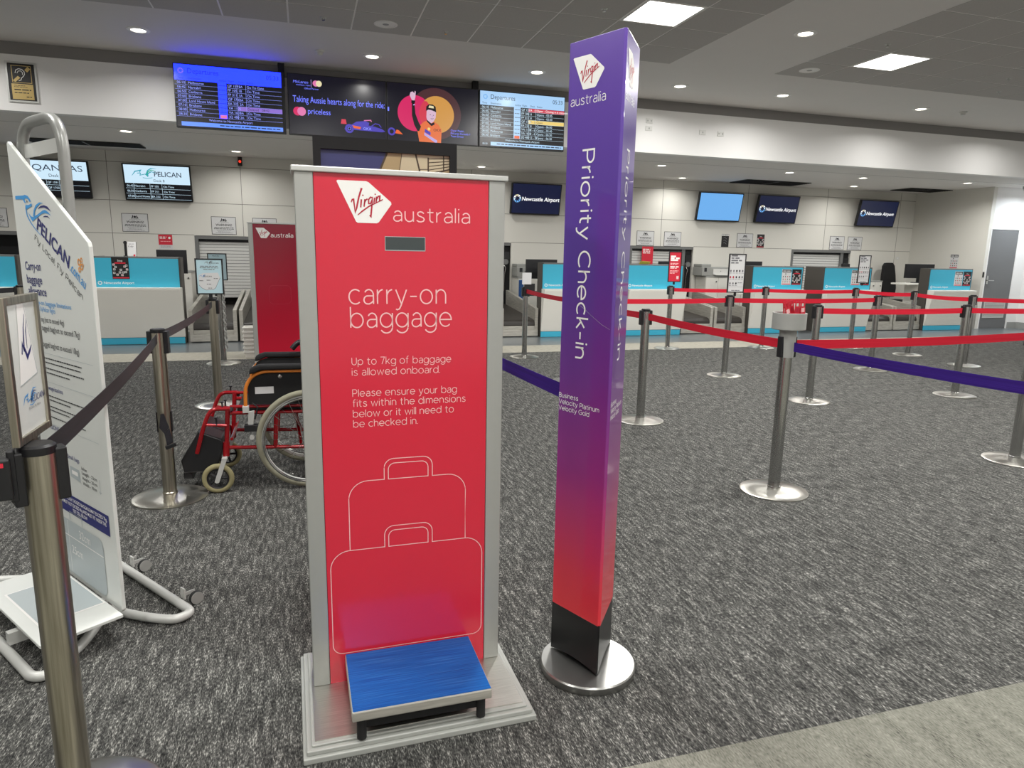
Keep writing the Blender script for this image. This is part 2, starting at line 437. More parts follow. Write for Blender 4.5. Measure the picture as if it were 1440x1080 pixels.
        for k, rev in ((0, True), (len(prof) - 1, False)):
            if cap and prof[k][0] > 1e-4:
                q = list(range(k * n, k * n + n))
                base = len(s.v) - len(vs)
                s.f.append(tuple(base + x for x in (q[::-1] if rev else q))); s.fm.append(s.mi(m)); s.sm.append(False)
        return s
    def torus(s, c, axis, R, r, m, N=40, n=10):
        c = V(c); d = V(axis).normalized(); a = d.orthogonal().normalized(); b = d.cross(a)
        return s.tube([c + a * (R * math.cos(2 * PI * i / N)) + b * (R * math.sin(2 * PI * i / N)) for i in range(N)], r, m, n, closed=True)
    def build(s, name, parent=None, world=False, bevel=0.0, label=None, cat=None, group=None, kind=None, seg=2, plabel=None):
        me = bpy.data.meshes.new(name)
        vs = s.v
        o = bpy.data.objects.new(name, me)
        if parent is None:
            lo = V([min(v[i] for v in vs) for i in range(3)]); hi = V([max(v[i] for v in vs) for i in range(3)])
            org = V(((lo.x + hi.x) / 2, (lo.y + hi.y) / 2, lo.z)) if kind != 'structure' else V((0, 0, 0))
            vs = [v - org for v in vs]; o.location = org
        elif world:
            chain = []; q = parent
            while q is not None: chain.append(q); q = q.parent
            mw = Matrix.Identity(4)
            for q in reversed(chain): mw = mw @ Matrix.LocRotScale(q.location, q.rotation_euler, None)
            inv = mw.inverted()
            vs = [inv @ v for v in vs]
        me.from_pydata([tuple(v) for v in vs], [], s.f)
        for m in s.mats: me.materials.append(m)
        me.polygons.foreach_set('material_index', s.fm)
        me.polygons.foreach_set('use_smooth', s.sm)
        me.update()
        if any(s.sm): me.set_sharp_from_angle(angle=math.radians(38))
        COL.objects.link(o)
        if parent is not None: o.parent = parent
        if bevel > 0:
            md = o.modifiers.new('bevel', 'BEVEL'); md.width = bevel; md.segments = seg; md.limit_method = 'ANGLE'; md.angle_limit = 0.7
        if label: o['label'] = label
        if plabel: o['label'] = plabel
        if cat: o['category'] = cat
        if group: o['group'] = group
        if kind: o['kind'] = kind
        return o

def thing(name, label, cat, loc=(0, 0, 0), rz=0.0, group=None):
    o = bpy.data.objects.new(name, None)
    o.empty_display_size = 0.1
    COL.objects.link(o)
    o.location = loc; o.rotation_euler = (0, 0, rz)
    o['label'] = label; o['category'] = cat
    if group: o['group'] = group
    return o

def dup(root, loc, rz, label=None, group=None, skip=()):
    r = root.copy(); COL.objects.link(r); r.location = loc; r.rotation_euler = (0, 0, rz)
    if label: r['label'] = label
    if group: r['group'] = group
    for ch in list(root.children):
        if ch.name.split('.')[0] in skip: continue
        c = ch.copy(); COL.objects.link(c); c.parent = r
        for g in ch.children:
            d = g.copy(); COL.objects.link(d); d.parent = c
    return r

def arc(cx, cy, r, t0, t1, n=6):
    return [(cx + r * math.cos(t0 + (t1 - t0) * i / n), cy + r * math.sin(t0 + (t1 - t0) * i / n)) for i in range(n + 1)]

def fillet(pts, r, n=5):
    """round the inner corners of a 3D polyline"""
    pts = [V(p) for p in pts]; out = [pts[0]]
    for i in range(1, len(pts) - 1):
        a, p, b = pts[i - 1], pts[i], pts[i + 1]
        d1 = (a - p); d2 = (b - p); q = min(r, d1.length * 0.48, d2.length * 0.48)
        s0 = p + d1.normalized() * q; s1 = p + d2.normalized() * q
        for k in range(n + 1):
            t = k / n
            out.append(s0 * (1 - t) ** 2 + p * (2 * t * (1 - t)) + s1 * t ** 2)
    return out + [pts[-1]]

def fillet_closed(pts, r, n=5):
    pts = [V(p) for p in pts]; out = []; k = len(pts)
    for i in range(k):
        a, p, b = pts[i - 1], pts[i], pts[(i + 1) % k]
        d1 = (a - p); d2 = (b - p); q = min(r, d1.length * 0.48, d2.length * 0.48)
        s0 = p + d1.normalized() * q; s1 = p + d2.normalized() * q
        for j in range(n + 1):
            t = j / n
            out.append(s0 * (1 - t) ** 2 + p * (2 * t * (1 - t)) + s1 * t ** 2)
    return out
# ------------------------------------------------------------------ the setting
X0, X1, XS, YB, YD, ZC, ZS = -7.0, 15.32, 14.12, 13.5, 11.53, 3.82, 3.03
b = B(); U = Fr((0, 0, 0), (1, 0, 0), (0, 1, 0))
b.quad(U, X0, -4.0, X1, 1.56, 0, 'carpet_light'); b.quad(U, X0, 1.56, X1, 9.66, 0, 'carpet')
b.quad(U, X0, 9.66, X1, 10.40, 0, 'stone'); b.quad(U, X0, 10.40, X1, YB + 0.4, 0, 'vinyl')
b.build('floor', kind='structure')

D = Fr((0, 0, 0), (1, 0, 0), (0, -1, 0))            # faces down
def dq(bb, xa, ya, xb, yb, z, m): bb.quad(D, xa, -yb, xb, -ya, -z, m)
b = B()
A0, A1, AY0, AY1 = 4.48 - 12 * 0.65, 4.48, 8.25 - 10 * 0.635, 8.25
B0, B1, BY0, BY1 = 5.97, 5.97 + 10 * 0.64, 8.20 - 10 * 0.635, 8.20
for xa, xb, parts in ((X0, A0, [(-4, 10.13)]), (A0, A1, [(-4, AY0), (AY1, 10.13)]), (A1, B0, [(-4, 10.13)]), (B0, B1, [(-4, BY0), (BY1, 10.13)]), (B1, X1, [(-4, 10.13)])):
    for ya, yb in parts: dq(b, xa, ya, xb, yb, ZC, 'ceil')
dq(b, X0, 10.13, X1, YB + 0.3, ZC, 'ceil')
b.build('ceiling', kind='structure')
b = B()
dq(b, A0, AY0, A1, AY1, ZC - 0.001, 'tbar'); dq(b, B0, BY0, B1, BY1, ZC - 0.001, 'tbar')
holes = [(3.505, 6.6625), (3.505, 3.4875), (0.255, 3.4875), (-2.345, 3.4875)]
holesB = [(6.93, 7.2475), (6.93, 4.0725), (10.77, 4.7075)]
for fx, fy, px, nx, ny, hs in ((A0, AY0, 0.65, 12, 10, holes), (B0, BY0, 0.64, 10, 10, holesB)):
    for i in range(nx):
        for j in range(ny):
            cx, cy = fx + (i + .5) * px, fy + (j + .5) * 0.635
            if any(abs(cx - a) < .05 and abs(cy - c) < .05 for a, c in hs): continue
            hx, hy = px / 2 - 0.009, 0.635 / 2 - 0.009
            b.box((cx - hx, cy - hy, ZC - 0.004), (cx + hx, cy + hy, ZC + 0.012), 'tile')
b.build('ceiling', kind='structure')

b = B()
b.box((X0, 10.10, ZS), (X1, 10.25, 3.67), 'white_wall')
b.build('wall_upper', kind='structure')
b = B(); b.box((X0, 10.13, 3.67), (X1, 10.25, ZC), 'strip'); b.build('trim_1', kind='structure')
b = B()
b.box((X0, 10.25, ZS), (X1, YB + 0.1, ZS + 0.06), 'ceil')
b.box((X0, 10.98, ZS - 0.001), (X1, 10.988, ZS + 0.01), 'gap')
b.build('ceiling', kind='structure')

OPEN = [(-5.62, -4.05), (-1.85, -0.30), (2.45, 4.00), (6.63, 8.16), (10.71, 12.37)]
b = B()
b.box((X0, YB, 1.66), (XS + 0.1, YB + 0.12, ZS + 0.02), 'panel')
xs = [X0] + [x for o in OPEN for x in o] + [XS + 0.1]
for i in range(0, len(xs), 2):
    b.box((xs[i], YB, 0), (xs[i + 1], YB + 0.12, 1.66), 'panel')
for xj in (-5.245, -3.14, -1.03, 1.075, 3.18, 5.25, 7.35, 9.45, 11.57, 13.67):
    b.box((xj - .004, YB - .0012, 1.66), (xj + .004, YB + .01, ZS), 'joint')
    if not any(a < xj < c for a, c in OPEN): b.box((xj - .004, YB - .0012, 0), (xj + .004, YB + .01, 1.66), 'joint')
for zj in (2.85, 2.22): b.box((X0, YB - .0012, zj - .004), (XS, YB + .01, zj + .004), 'joint')
for i in range(0, len(xs), 2): b.box((xs[i], YB - .0012, 1.663), (xs[i + 1], YB + .01, 1.671), 'joint')
b.box((X0, YB + 0.35, 0), (XS + .1, YB + 0.45, ZS), 'gap')
b.build('wall_back', kind='structure')
b = B()
b.box((XS, YD, 0), (XS + 0.1, YB, ZS), 'side_wall')
b.build('wall_right', kind='structure')
DX0, DX1, DZ = 14.225, 15.00, 2.15
b = B()
b.box((XS + .101, YD, DZ), (X1, YD + .1, ZS), 'white_wall'); b.box((DX1, YD, 0), (X1, YD + .1, DZ), 'white_wall'); b.box((XS + .101, YD, 0), (DX0, YD + .1, DZ), 'white_wall') if DX0 > XS + .102 else None
b.build('wall_corner', kind='structure')
b = B(); b.box((X1, -4.0, 0), (X1 + .1, YD + .1, ZC), 'white_wall'); b.build('wall_right', kind='structure')
b = B(); b.box((X0 - .1, -4.0, 0), (X0, YB, ZC), 'white_wall'); b.build('wall_left', kind='structure')
b = B(); b.box((X0 - .1, -4.1, 0), (X1 + .1, -4.0, ZC), 'white_wall'); b.build('wall_front', kind='structure')
b = B()
b.box((DX1 + .05, YD - .012, 0), (X1, YD, .14), 'plastic_grey'); b.box((X1 - .012, 4.0, 0), (X1, YD - .012, .14), 'plastic_grey')
b.build('baseboard_right', kind='structure')

# door
b = B(); b.box((DX0, YD + .005, 0.005), (DX1, YD + .05, DZ - .005), 'door')
door = b.build('door_1', kind='structure')
b = B()
b.cyl((DX0 + .055, YD + .006, 1.10), (DX0 + .055, YD - .006, 1.10), .032, 'chrome', n=16)
b.box((DX0 + .03, YD - .008, .98), (DX0 + .08, YD + .006, 1.16), 'chrome')
b.tube([(DX0 + .055, YD, 1.06), (DX0 + .055, YD - .05, 1.06), (DX0 + .19, YD - .05, 1.055)], .009, 'chrome', 8)
b.build('handle', door, world=True, plabel='chrome lever handle on the grey door')
b = B()
b.box((DX0 + .07, YD - .004, .24), (DX1 - .09, YD + .006, .62), 'alu_light')
for i in range(2):
    za = .28 + i * .17
    b.box((DX0 + .10, YD - .006, za), (DX1 - .12, YD - .003, za + .13), 'plastic_grey')
    for j in range(4): b.box((DX0 + .11, YD - .010, za + .012 + j * .03), (DX1 - .13, YD - .005, za + .026 + j * .03), 'alu_light')
b.build('vent_grille', door, world=True, plabel='silver louvre grille low in the door')
b = B()
b.box((DX0 - .03, YD - .006, 0), (DX0, YD - .0005, DZ + .03), 'white_wall'); b.box((DX1, YD - .006, 0), (DX1 + .03, YD - .0005, DZ + .03), 'white_wall'); b.box((DX0, YD - .006, DZ), (DX1, YD - .0005, DZ + .03), 'white_wall')
b.build('trim_2', kind='structure')
b = B(); b.box((14.125, YD - .02, 1.12), (14.155, YD - .006, 1.24), 'black')
b.build('card_reader', label='small black card reader on the wall beside the grey door', cat='card reader')

# ------------------------------------------------------------------ ceiling fittings
def area(name, loc, size, w, parent=None, col=(1, .985, .955), spread=PI, shape='SQUARE'):
    d = bpy.data.lights.new(name, 'AREA'); d.shape = shape; d.size = size; d.energy = w; d.color = col; d.spread = spread
    o = bpy.data.objects.new(name, d); COL.objects.link(o); o.location = loc
    if parent: o.parent = parent
    return o
def troffer(x, y, z, label, group=None, w=None):
    t = thing('ceiling_light', label, 'ceiling light', (x, y, z), 0, group)
    k = B()
    for a in (-1, 1):
        k.box((a * .305, -.305, -.004), (a * .290, .305, .012), 'white'); k.box((-.290, a * .305, -.004), (.290, a * .290, .012), 'white')
    k.build('frame', t)
    k = B(); k.box((-.290, -.290, 0), (.290, .290, .01), 'lamp'); k.build('diffuser', t)
    area('panel_lamp', (0, 0, -.02), .56, w or PANEL_W, t)
    return t
lab = {(3.505, 6.6625): 'square lit ceiling panel above the purple pillar sign', (6.93, 7.2475): 'square lit ceiling panel in the tiled ceiling on the right'}
for p in holes + holesB:
    troffer(p[0], p[1], ZC - .002, lab.get(p, 'square lit panel set in the ceiling tiles overhead'), None if p in lab else 'panels overhead', None if p[1] > 6 else PANEL_W * (.8 if p[0] < 6 else .9))
for p in ((0.3, 0.4), (3.5, 0.4), (6.9, 0.8), (10.6, 0.8), (-2.6, 0.4), (3.5, -2.3), (0.3, -2.3), (13.6, 4.0)):
    troffer(p[0], p[1], ZC - .012, 'square lit panel set in the ceiling behind the viewer', 'panels behind the viewer', PANEL_W * .66)

def downlight(x, y, z, label, w, group, r=.075):
    t = thing('downlight', label, 'downlight', (x, y, z), 0, group)
    k = B(); k.lathe((0, 0, 0), [(r, .003), (r + .045, .002), (r + .045, -.004), (r + .005, -.010), (r, -.004)], 'white', 28, cap=False); k.build('trim_ring', t)
    k = B(); k.lathe((0, 0, 0), [(r, -.003), (r * .6, -.006), (.0001, -.007)], 'lamp_spot', 28); k.build('lens', t)
    area('spot_lamp', (0, 0, -.02), r * 1.7, w, t, (1, .985, .95), 2.7, 'DISK')
    return t
dl = ['bright downlight in the plaster ceiling left of the blue departures screen', 'bright downlight above the dark advertising screens', 'bright downlight by the left edge of the purple pillar top',
      'bright downlight just right of the purple pillar top', 'bright downlight below the near corner of the right tiled ceiling', 'bright downlight farthest right along the upper wall',
      'bright downlight between the two tiled ceiling fields', 'downlight in the plaster band behind the viewer', 'downlight beyond the right edge of the ceiling view', 'glaring downlight at the far left above the ear sign']
for (x, y), l in zip(DOWN, dl): downlight(x, y, ZC, l, SPOT_W, 'hall ceiling downlights')
sl = ['soffit downlight above the desk screen with the bird logo', 'soffit downlight just right of the pillar, nearer of two', 'soffit downlight above the blank blue screen',
      'soffit downlight, brightest one left of the far vent', 'soffit downlight nearest the grey door', 'soffit downlight near the red wall beacon', 'soffit downlight right of the framed picture display',
      'soffit downlight just right of the pillar, farther of two', 'soffit downlight between the two airport logo screens on the right', 'soffit downlight hidden behind the framed picture', 'soffit downlight at the far left of the desks', 'soffit downlight over the grey door']
for i, ((x, y), l) in enumerate(zip(SOFFIT, sl)):
    t = downlight(x, y, ZS, l, SOFFIT_W * (1.3 if i == 11 else .5 if y > 12.4 else 1.15), 'soffit downlights over the desks', .072)
    if i == 11:
        for c in t.children:
            if c.type == 'LIGHT': c.data.color = (.86, .93, 1)

def vent(x0, x1, y0, y1, label):
    t = thing('air_vent', label, 'air vent', ((x0 + x1) / 2, (y0 + y1) / 2, ZS))
    k = B(); k.box((x0, y0, ZS - .012), (x1, y1, ZS - .002), 'dark_brown'); k.build('backing', t, world=True)
    k = B(); n = 9
    for i in range(n + 1):
        y = y0 + (y1 - y0) * i / n; k.box((x0, y - .008, ZS - .018), (x1, y + .008, ZS - .011), 'black_matt')
    k.box(((x0 + x1) / 2 - .012, y0, ZS - .02), ((x0 + x1) / 2 + .012, y1, ZS - .011), 'grey_frame')
    k.build('slats', t, world=True)
vent(-4.0, -2.4, 12.45, 12.88, 'long dark air vent in the soffit above the left desk screens')
vent(8.75, 10.32, 12.58, 13.20, 'long dark air vent in the soffit above the blank blue screen')
vent(12.85, 14.02, 12.45, 13.02, 'dark air vent in the soffit corner near the grey door')

def grille(x, y, l):
    t = thing('ceiling_speaker', l, 'ceiling speaker', (x, y, ZC))
    k = B(); k.lathe((0, 0, -.004), [(.125, .004), (.125, -.004), (.105, -.008), (.10, -.004)], 'tbar', 32); k.build('rim', t)
    k = B(); k.lathe((0, 0, -.006), [(.102, 0), (.0001, -.003)], 'plastic_grey', 32); k.build('grille', t)
grille(.92, 7.93, 'round ceiling speaker grille in the tiles left of the pillar')
grille(6.27, 7.88, 'round ceiling speaker grille in the corner tile on the right')
def smoke(x, y, l):
    t = thing('smoke_detector', l, 'smoke detector', (x, y, ZC))
    k = B(); k.lathe((0, 0, 0), [(.055, 0), (.055, -.018), (.045, -.024)], 'plastic_white', 20); k.build('base', t)
    k = B(); k.lathe((0, 0, -.024), [(.036, .004), (.034, -.022), (.022, -.032), (.0001, -.033)], 'plastic_white', 20); k.build('sensor', t)
smoke(.27, 9.22, 'white smoke detector on the ceiling left of the advertising screens'); smoke(10.24, 9.09, 'white smoke detector on the ceiling at the right')
def sprink(x, y, l):
    t = thing('sprinkler', l, 'sprinkler', (x, y, ZC - .004))
    k = B(); k.lathe((0, 0, 0), [(.035, 0), (.030, -.005), (.012, -.007), (.010, -.016), (.004, -.018)], 'alu_light', 16); k.build('body', t)
    k = B()
    for a in (-1, 1): k.tube([(a * .010, 0, -.006), (a * .014, 0, -.016), (a * .006, 0, -.026)], .0022, 'chrome', 6)
    k.lathe((0, 0, -.026), [(.016, 0), (.016, -.002)], 'chrome', 14); k.build('deflector', t)
sprink(1.57, 7.95, 'small sprinkler head in the ceiling tile between speaker and pillar'); sprink(6.32, 6.68, 'small sprinkler head beside the right lit ceiling panel')
sprink(2.90, 6.72, 'small sprinkler head just left of the lit panel above the pillar'); sprink(9.47, 7.88, 'small sprinkler head near the right edge of the tiles')
sprink(8.9, 7.29, 'small ceiling sensor farther right in the tiles, nearer the viewer'); sprink(.28, 7.94, 'small sprinkler head in the tile left of the round speaker')
t = thing('camera_dome', 'white dome security camera under the soffit at the far right', 'security camera', (14.62, 11.2, ZS))
k = B(); k.lathe((0, 0, 0), [(.085, 0), (.085, -.045), (.07, -.06)], 'plastic_grey', 24); k.build('housing', t)
k = B(); k.lathe((0, 0, -.06), [(.062, .004), (.056, -.03), (.034, -.055), (.0001, -.063)], 'black', 24); k.build('dome', t, plabel='dark dome')

# ------------------------------------------------------------------ things on the upper wall
WU = Fr((0, 10.10, 0))
t = thing('hearing_sign', 'framed gold and black ear symbol sign on the upper wall at far left', 'sign', (-3.17, 10.10, 3.13))
k = B()
for a, bb, c, d in ((-3.33, 3.13, -3.31, 3.59), (-3.03, 3.13, -3.01, 3.59), (-3.31, 3.13, -3.03, 3.15), (-3.31, 3.57, -3.03, 3.59)): k.fbox(WU, a, bb, c, d, 0, .018, 'alu_light')
k.build('frame', t, world=True)
k = B(); k.fbox(WU, -3.31, 3.15, -3.03, 3.57, 0, .008, 'poster_black')
k.stroke(WU, [(-3.27, 3.545), (-3.07, 3.545), (-3.07, 3.355), (-3.27, 3.355)], .006, .009, 'gold', True)
k.quad(WU, -3.285, 3.165, -3.06, 3.34, .009, 'gold')
k.poly(WU, [(-3.267, 3.375), (-3.24, 3.358), (-3.185, 3.41), (-3.21, 3.43)], .0095, 'gold')
k.poly(WU, [(-3.135, 3.50), (-3.108, 3.475), (-3.072, 3.515), (-3.10, 3.542)], .0095, 'gold')
k.stroke(WU, [(-3.235, 3.46), (-3.225, 3.495), (-3.195, 3.512), (-3.16, 3.505), (-3.138, 3.48), (-3.138, 3.45), (-3.155, 3.425), (-3.175, 3.405), (-3.18, 3.385), (-3.205, 3.375)], .007, .0095, 'white')
k.stroke(WU, [(-3.215, 3.46), (-3.20, 3.485), (-3.175, 3.488), (-3.158, 3.47), (-3.16, 3.445)], .006, .0095, 'white')
for i, (zz, tt, f) in enumerate(((3.318, .006, .7), (3.302, .006, .8), (3.268, .012, 1), (3.235, .010, .85), (3.19, .010, 1))):
    k.bars(WU, -3.26 if i < 4 else -3.14, -3.085, zz, tt, 'ink', .0095, i, f)
k.build('printed_panel', t, world=True)
for n_, (x, z, l) in enumerate(((5.185, 3.50, 'upper of two stacked wall sockets right of the pillar'), (5.185, 3.39, 'lower of two stacked wall sockets right of the pillar'),
                                (6.13, 3.39, 'left of two side by side sockets on the upper wall'), (6.46, 3.39, 'right of two side by side sockets on the upper wall'))):
    t = thing('wall_socket', 'white ' + l, 'wall socket', (x, 10.10, z), 0, 'sockets on the upper wall')
    k = B(); k.box((-.058, -.010, -.036), (.058, 0, .036), 'plastic_white'); k.build('faceplate', t, bevel=.003)
    k = B()
    for a in ((-.03, .03) if n_ in (0, 3) else (0,)):
        k.box((a - .009, -.0125, -.012), (a - .006, -.0095, .010), 'ink'); k.box((a + .006, -.0125, -.012), (a + .009, -.0095, .010), 'ink')
    k.build('outlets', t)
# ------------------------------------------------------------------ hanging screens in front of the upper wall
def airport_ring(k, F, u, v, r, h, mats):
    for i in range(8):
        t = i * PI / 4 + .2
        c, s_ = math.cos(t), math.sin(t); q = PI / 8 * .92
        k.poly(F, [(u + r * math.cos(t - q), v + r * math.sin(t - q)), (u + r * math.cos(t + q), v + r * math.sin(t + q)), (u + r * .62 * math.cos(t + q * .6), v + r * .62 * math.sin(t + q * .6)),
                   (u + r * .42 * c, v + r * .42 * s_), (u + r * .62 * math.cos(t - q * .6), v + r * .62 * math.sin(t - q * .6))], h, mats[i % len(mats)])

YH = 9.95
def hung(x0, x1, label, bracket):
    t = thing('departures_screen' if 'epartures' in label else 'advertising_screen', label, 'screen', ((x0 + x1) / 2, YH, 2.94))
    k = B(); k.box((x0, YH, 2.94), (x1, YH + .07, 3.705), 'black'); k.build('casing', t, world=True, bevel=.004)
    k = B(); k.box((x1 - .075, YH + .03, 3.55), (x1 + .005, YH + .11, ZC), 'black_matt') if bracket else k.box(((x0 + x1) / 2 - .05, YH + .071, 3.2), ((x0 + x1) / 2 + .05, YH + .15, 3.4), 'black_matt')
    k.build('mount_bracket', t, world=True)
    return t, Fr((x0 + .012, YH, 2.952))
W_, H_ = 1.268, .741
ROWS_L = [('06:10', 'Melbourne', 'QF 1591', '2A', 'Go To Gate'), ('06:45', 'Narrabri', 'FP 105', '1B', 'On Time'), ('06:50', 'Canberra', 'FP 311', '1A', 'On Time'), ('07:00', 'Brisbane', 'QF 1702', '2A', 'On Time'),
          ('07:00', 'Lord Howe Island', 'EA 222', '2A', 'On Time'), ('07:10', 'Brisbane', 'VA 1105', '', 'Delayed   08:42'), ('08:00', 'Melbourne', 'VA 1603', '3A', 'On Time'), ('08:30', 'Brisbane', 'JQ 480', '2A', 'On Time')]
ROWS_R = [('06:10', 'Melbourne', 'QF 1591', '9 - 11', 'Open - Closing in 6 minutes'), ('06:45', 'Narrabri', 'FP 105', '8', 'Opens - 05:45'), ('06:50', 'Canberra', 'FP 311', '8', 'Opens - 05:50'), ('07:00', 'Brisbane', 'QF 1702', '9 - 11', 'Open'),
          ('07:00', 'Lord Howe Island', 'EA 222', '8', 'Opens - 06:00'), ('07:10', 'Brisbane', 'VA 1105', '4 - 6', 'Opens - 05:40'), ('08:00', 'Melbourne', 'VA 1603', '4 - 6', 'Opens - 06:30'), ('08:30', 'Brisbane', 'JQ 480', '12 - 15', 'Opens - 06:30')]
def board(F, par, rows, head, ink, txt, blue):
    k = B()
    k.quad(F, 0, 0, W_, H_, .0015, 'e_black')
    k.quad(F, 0, .555, W_, H_, .003, head); k.quad(F, .50, .125, .60, .56, .003, head)
    k.text(F, 'Departures', .155, .640, ink, size=.088, width=.36, h=.005); k.text(F, '05:33', 1.235, .640, ink, size=.075, width=.15, h=.005, align='r')
    airport_ring(k, F, .075, .665, .035, .005, ['e_mauve' if blue else 'e_skyblue'])
    for s_, u in (('Time', .03), ('Destination', .155), ('Airline', .515), ('Flight', .625), ('Gate' if blue else 'Desk', .745), ('Status', .845)):
        k.text(F, s_, u, .572, ink, size=.034, h=.005)
    for i, r in enumerate(rows):
        v = .555 - (i + 1) * .0535
        k.quad(F, 0, v - .0015, .50, v + .001, .004, txt); k.quad(F, .60, v - .0015, W_, v + .001, .004, txt)
        hi = 'e_mauve' if (blue and i == 5) else ('e_red' if (not blue and i == 0) else ('e_yellow' if (not blue and i == 3) else None))
        c = txt
        if hi:
            k.quad(F, .72 if not blue else .73, v + .001, W_, v + .050, .004, hi); c = 'e_ink' if i else 'e_white'
        k.text(F, r[0], .028, v + .012, txt, size=.042, h=.005); k.text(F, r[1], .155, v + .012, txt, size=.042, h=.005); k.text(F, r[2], .615, v + .012, txt, size=.042, h=.005)
        k.text(F, r[3], .75, v + .012, c, size=.04, h=.005) if r[3] else None
        k.text(F, r[4], .845, v + .012, c, size=.042, h=.005)
        k.bars(F, .512, .588, v + .018, .008, ink, .005, i)
        for u in (.125, .725, .83): k.quad(F, u, v, u + .003, v + .052, .0045, txt)
    k.quad(F, .512, .128, .59, .168, .0055, 'e_pink' if blue else 'e_orange')
    k.text(F, 'Welcome to Newcastle Airport', W_ / 2, .082, txt, size=.04, h=.005, align='c')
    k.quad(F, .16 if not blue else .05, .012, W_, .062, .004, 'e_bar' if blue else head)
    k.bars(F, .25 if not blue else .5, W_ - .03, .030, .014, ink, .005, 9)
    if not blue: k.text(F, '05:33', .04, .022, txt, size=.034, h=.005)
    k.build('display', par, world=True)
t, F = hung(-1.485, -.165, 'blue tinted departures screen hanging at the left of the screen row', True)
board(F, t, ROWS_L, 'e_blue', 'e_ink', 'e_bluetext', True)
F.sub
t, F = hung(2.445, 3.735, 'pale blue departures screen hanging beside the purple pillar', False)
board(F, t, ROWS_R, 'e_head', 'e_ink', 'e_pale', False)
# advertising pair
t, F = hung(-.13, 1.145, 'dark advertising screen with violet slogan and small racing car', False)
k = B(); k.quad(F, 0, 0, 1.251, H_, .0015, 'e_dark')
k.text(F, 'McLaren', .06, .635, 'e_text', size=.05, width=.19, h=.004, shear=.2); k.text(F, 'FORMULA 1 TEAM', .10, .605, 'e_text', size=.022, h=.004)
k.quad(F, .285, .59, .29, .69, .004, 'e_lilac')
k.disc(F, .345, .645, .038, .004, 'e_pink'); k.disc(F, .385, .645, .038, .0045, 'e_cream'); k.text(F, 'Official Partner', .20, .565, 'e_text', size=.03, h=.004)
k.text(F, 'Taking Aussie hearts along for the ride:', .05, .40, 'e_text', size=.115, width=1.19, h=.004)
k.disc(F, .105, .285, .055, .004, 'e_magenta'); k.disc(F, .155, .285, .055, .0045, 'e_pink')
k.text(F, 'priceless', .235, .262, 'e_text', size=.10, width=.29, h=.004)
# racing car in profile
k.poly(F, [(.70, .10), (.72, .145), (.80, .165), (.86, .205), (.98, .22), (1.03, .20), (1.02, .165), (1.10, .155), (1.20, .13), (1.245, .10), (1.20, .09)], .004, 'e_purple')
k.poly(F, [(.655, .165), (.665, .225), (.72, .225), (.73, .165)], .0045, 'e_red'); k.stroke(F, [(.96, .225), (1.05, .235), (1.06, .215)], .012, .0045, 'e_pink')
k.poly(F, [(.78, .125), (.80, .155), (.92, .14), (.91, .11)], .0048, 'e_orange'); k.text(F, 'OKX', .95, .105, 'e_bluetext', size=.05, h=.005)
k.ring(F, .765, .11, .032, .058, .0052, 'e_purple'); k.disc(F, .765, .11, .030, .0053, 'e_black'); k.ring(F, .765, .11, .016, .022, .0055, 'e_text')
k.stroke(F, [(1.06, .16), (1.11, .195), (1.16, .185), (1.19, .15)], .012, .005, 'e_purple')
k.build('display', t, world=True)
t, F = hung(1.15, 2.435, 'dark advertising screen showing a waving driver before two large circles', True)
k = B(); w2 = 1.261; k.quad(F, 0, 0, w2, H_, .0015, 'e_dark')
k.disc(F, .66, .38, .36, .002, 'e_glow', 40, .34)
k.disc(F, .37, .37, .235, .003, 'e_magenta', 48); k.disc(F, .675, .37, .245, .0035, 'e_amber', 48)
n = 20; d_ = .305; ys = .185
lens_pts = [(.37 + .235 * math.cos(a), .37 + .235 * math.sin(a)) for a in [(-.80 + 1.60 * i / n) for i in range(n + 1)]] + [(.675 + .245 * math.cos(a), .37 + .245 * math.sin(a)) for a in [(PI - .755 + 1.51 * i / n) for i in range(n + 1)]]
k.poly(F, lens_pts, .004, 'e_red')
# waving figure in an orange suit and cap
k.poly(F, [(.43, 0), (.405, .14), (.42, .20), (.50, .27), (.56, .29), (.63, .28), (.70, .24), (.745, .17), (.735, 0)], .005, 'e_suit')
k.poly(F, [(.405, .14), (.36, .22), (.33, .34), (.33, .50), (.365, .50), (.38, .36), (.42, .26), (.455, .20), (.43, .14)], .0052, 'e_black')
k.poly(F, [(.335, .53), (.315, .57), (.30, .60), (.315, .64), (.345, .65), (.365, .625), (.372, .66), (.385, .65), (.38, .58), (.365, .53)], .0055, 'e_skin')
k.poly(F, [(.322, .498), (.325, .535), (.378, .535), (.372, .498)], .0056, 'e_black'); k.poly(F, [(.345, .47), (.35, .483), (.375, .49), (.372, .474)], .0057, 'e_lilac')
k.poly(F, [(.545, .27), (.53, .33), (.535, .42), (.56, .44), (.64, .43), (.665, .40), (.66, .33), (.63, .275), (.60, .255)], .0055, 'e_skin')
k.poly(F, [(.525, .41), (.53, .47), (.565, .50), (.62, .50), (.66, .475), (.668, .40), (.65, .41), (.60, .425), (.56, .43)], .0058, 'e_black')
k.poly(F, [(.56, .455), (.57, .485), (.63, .48), (.635, .45)], .006, 'e_cream'); k.poly(F, [(.54, .27), (.53, .30), (.60, .25), (.64, .27), (.645, .24), (.60, .215)], .006, 'e_dark')
k.poly(F, [(.50, .09), (.50, .125), (.68, .03), (.68, 0), (.65, 0)], .006, 'e_lilac'); k.poly(F, [(.505, .13), (.51, .175), (.59, .13), (.585, .09)], .006, 'e_purple')
k.disc(F, .565, .175, .02, .006, 'e_yellow', 12); k.text(F, 'OKX', .63, .15, 'e_black', size=.05, h=.006)
for i, (x, y) in enumerate(((.585, .365), (.63, .36))): k.disc(F, x, y, .006, .006, 'e_ink', 8)
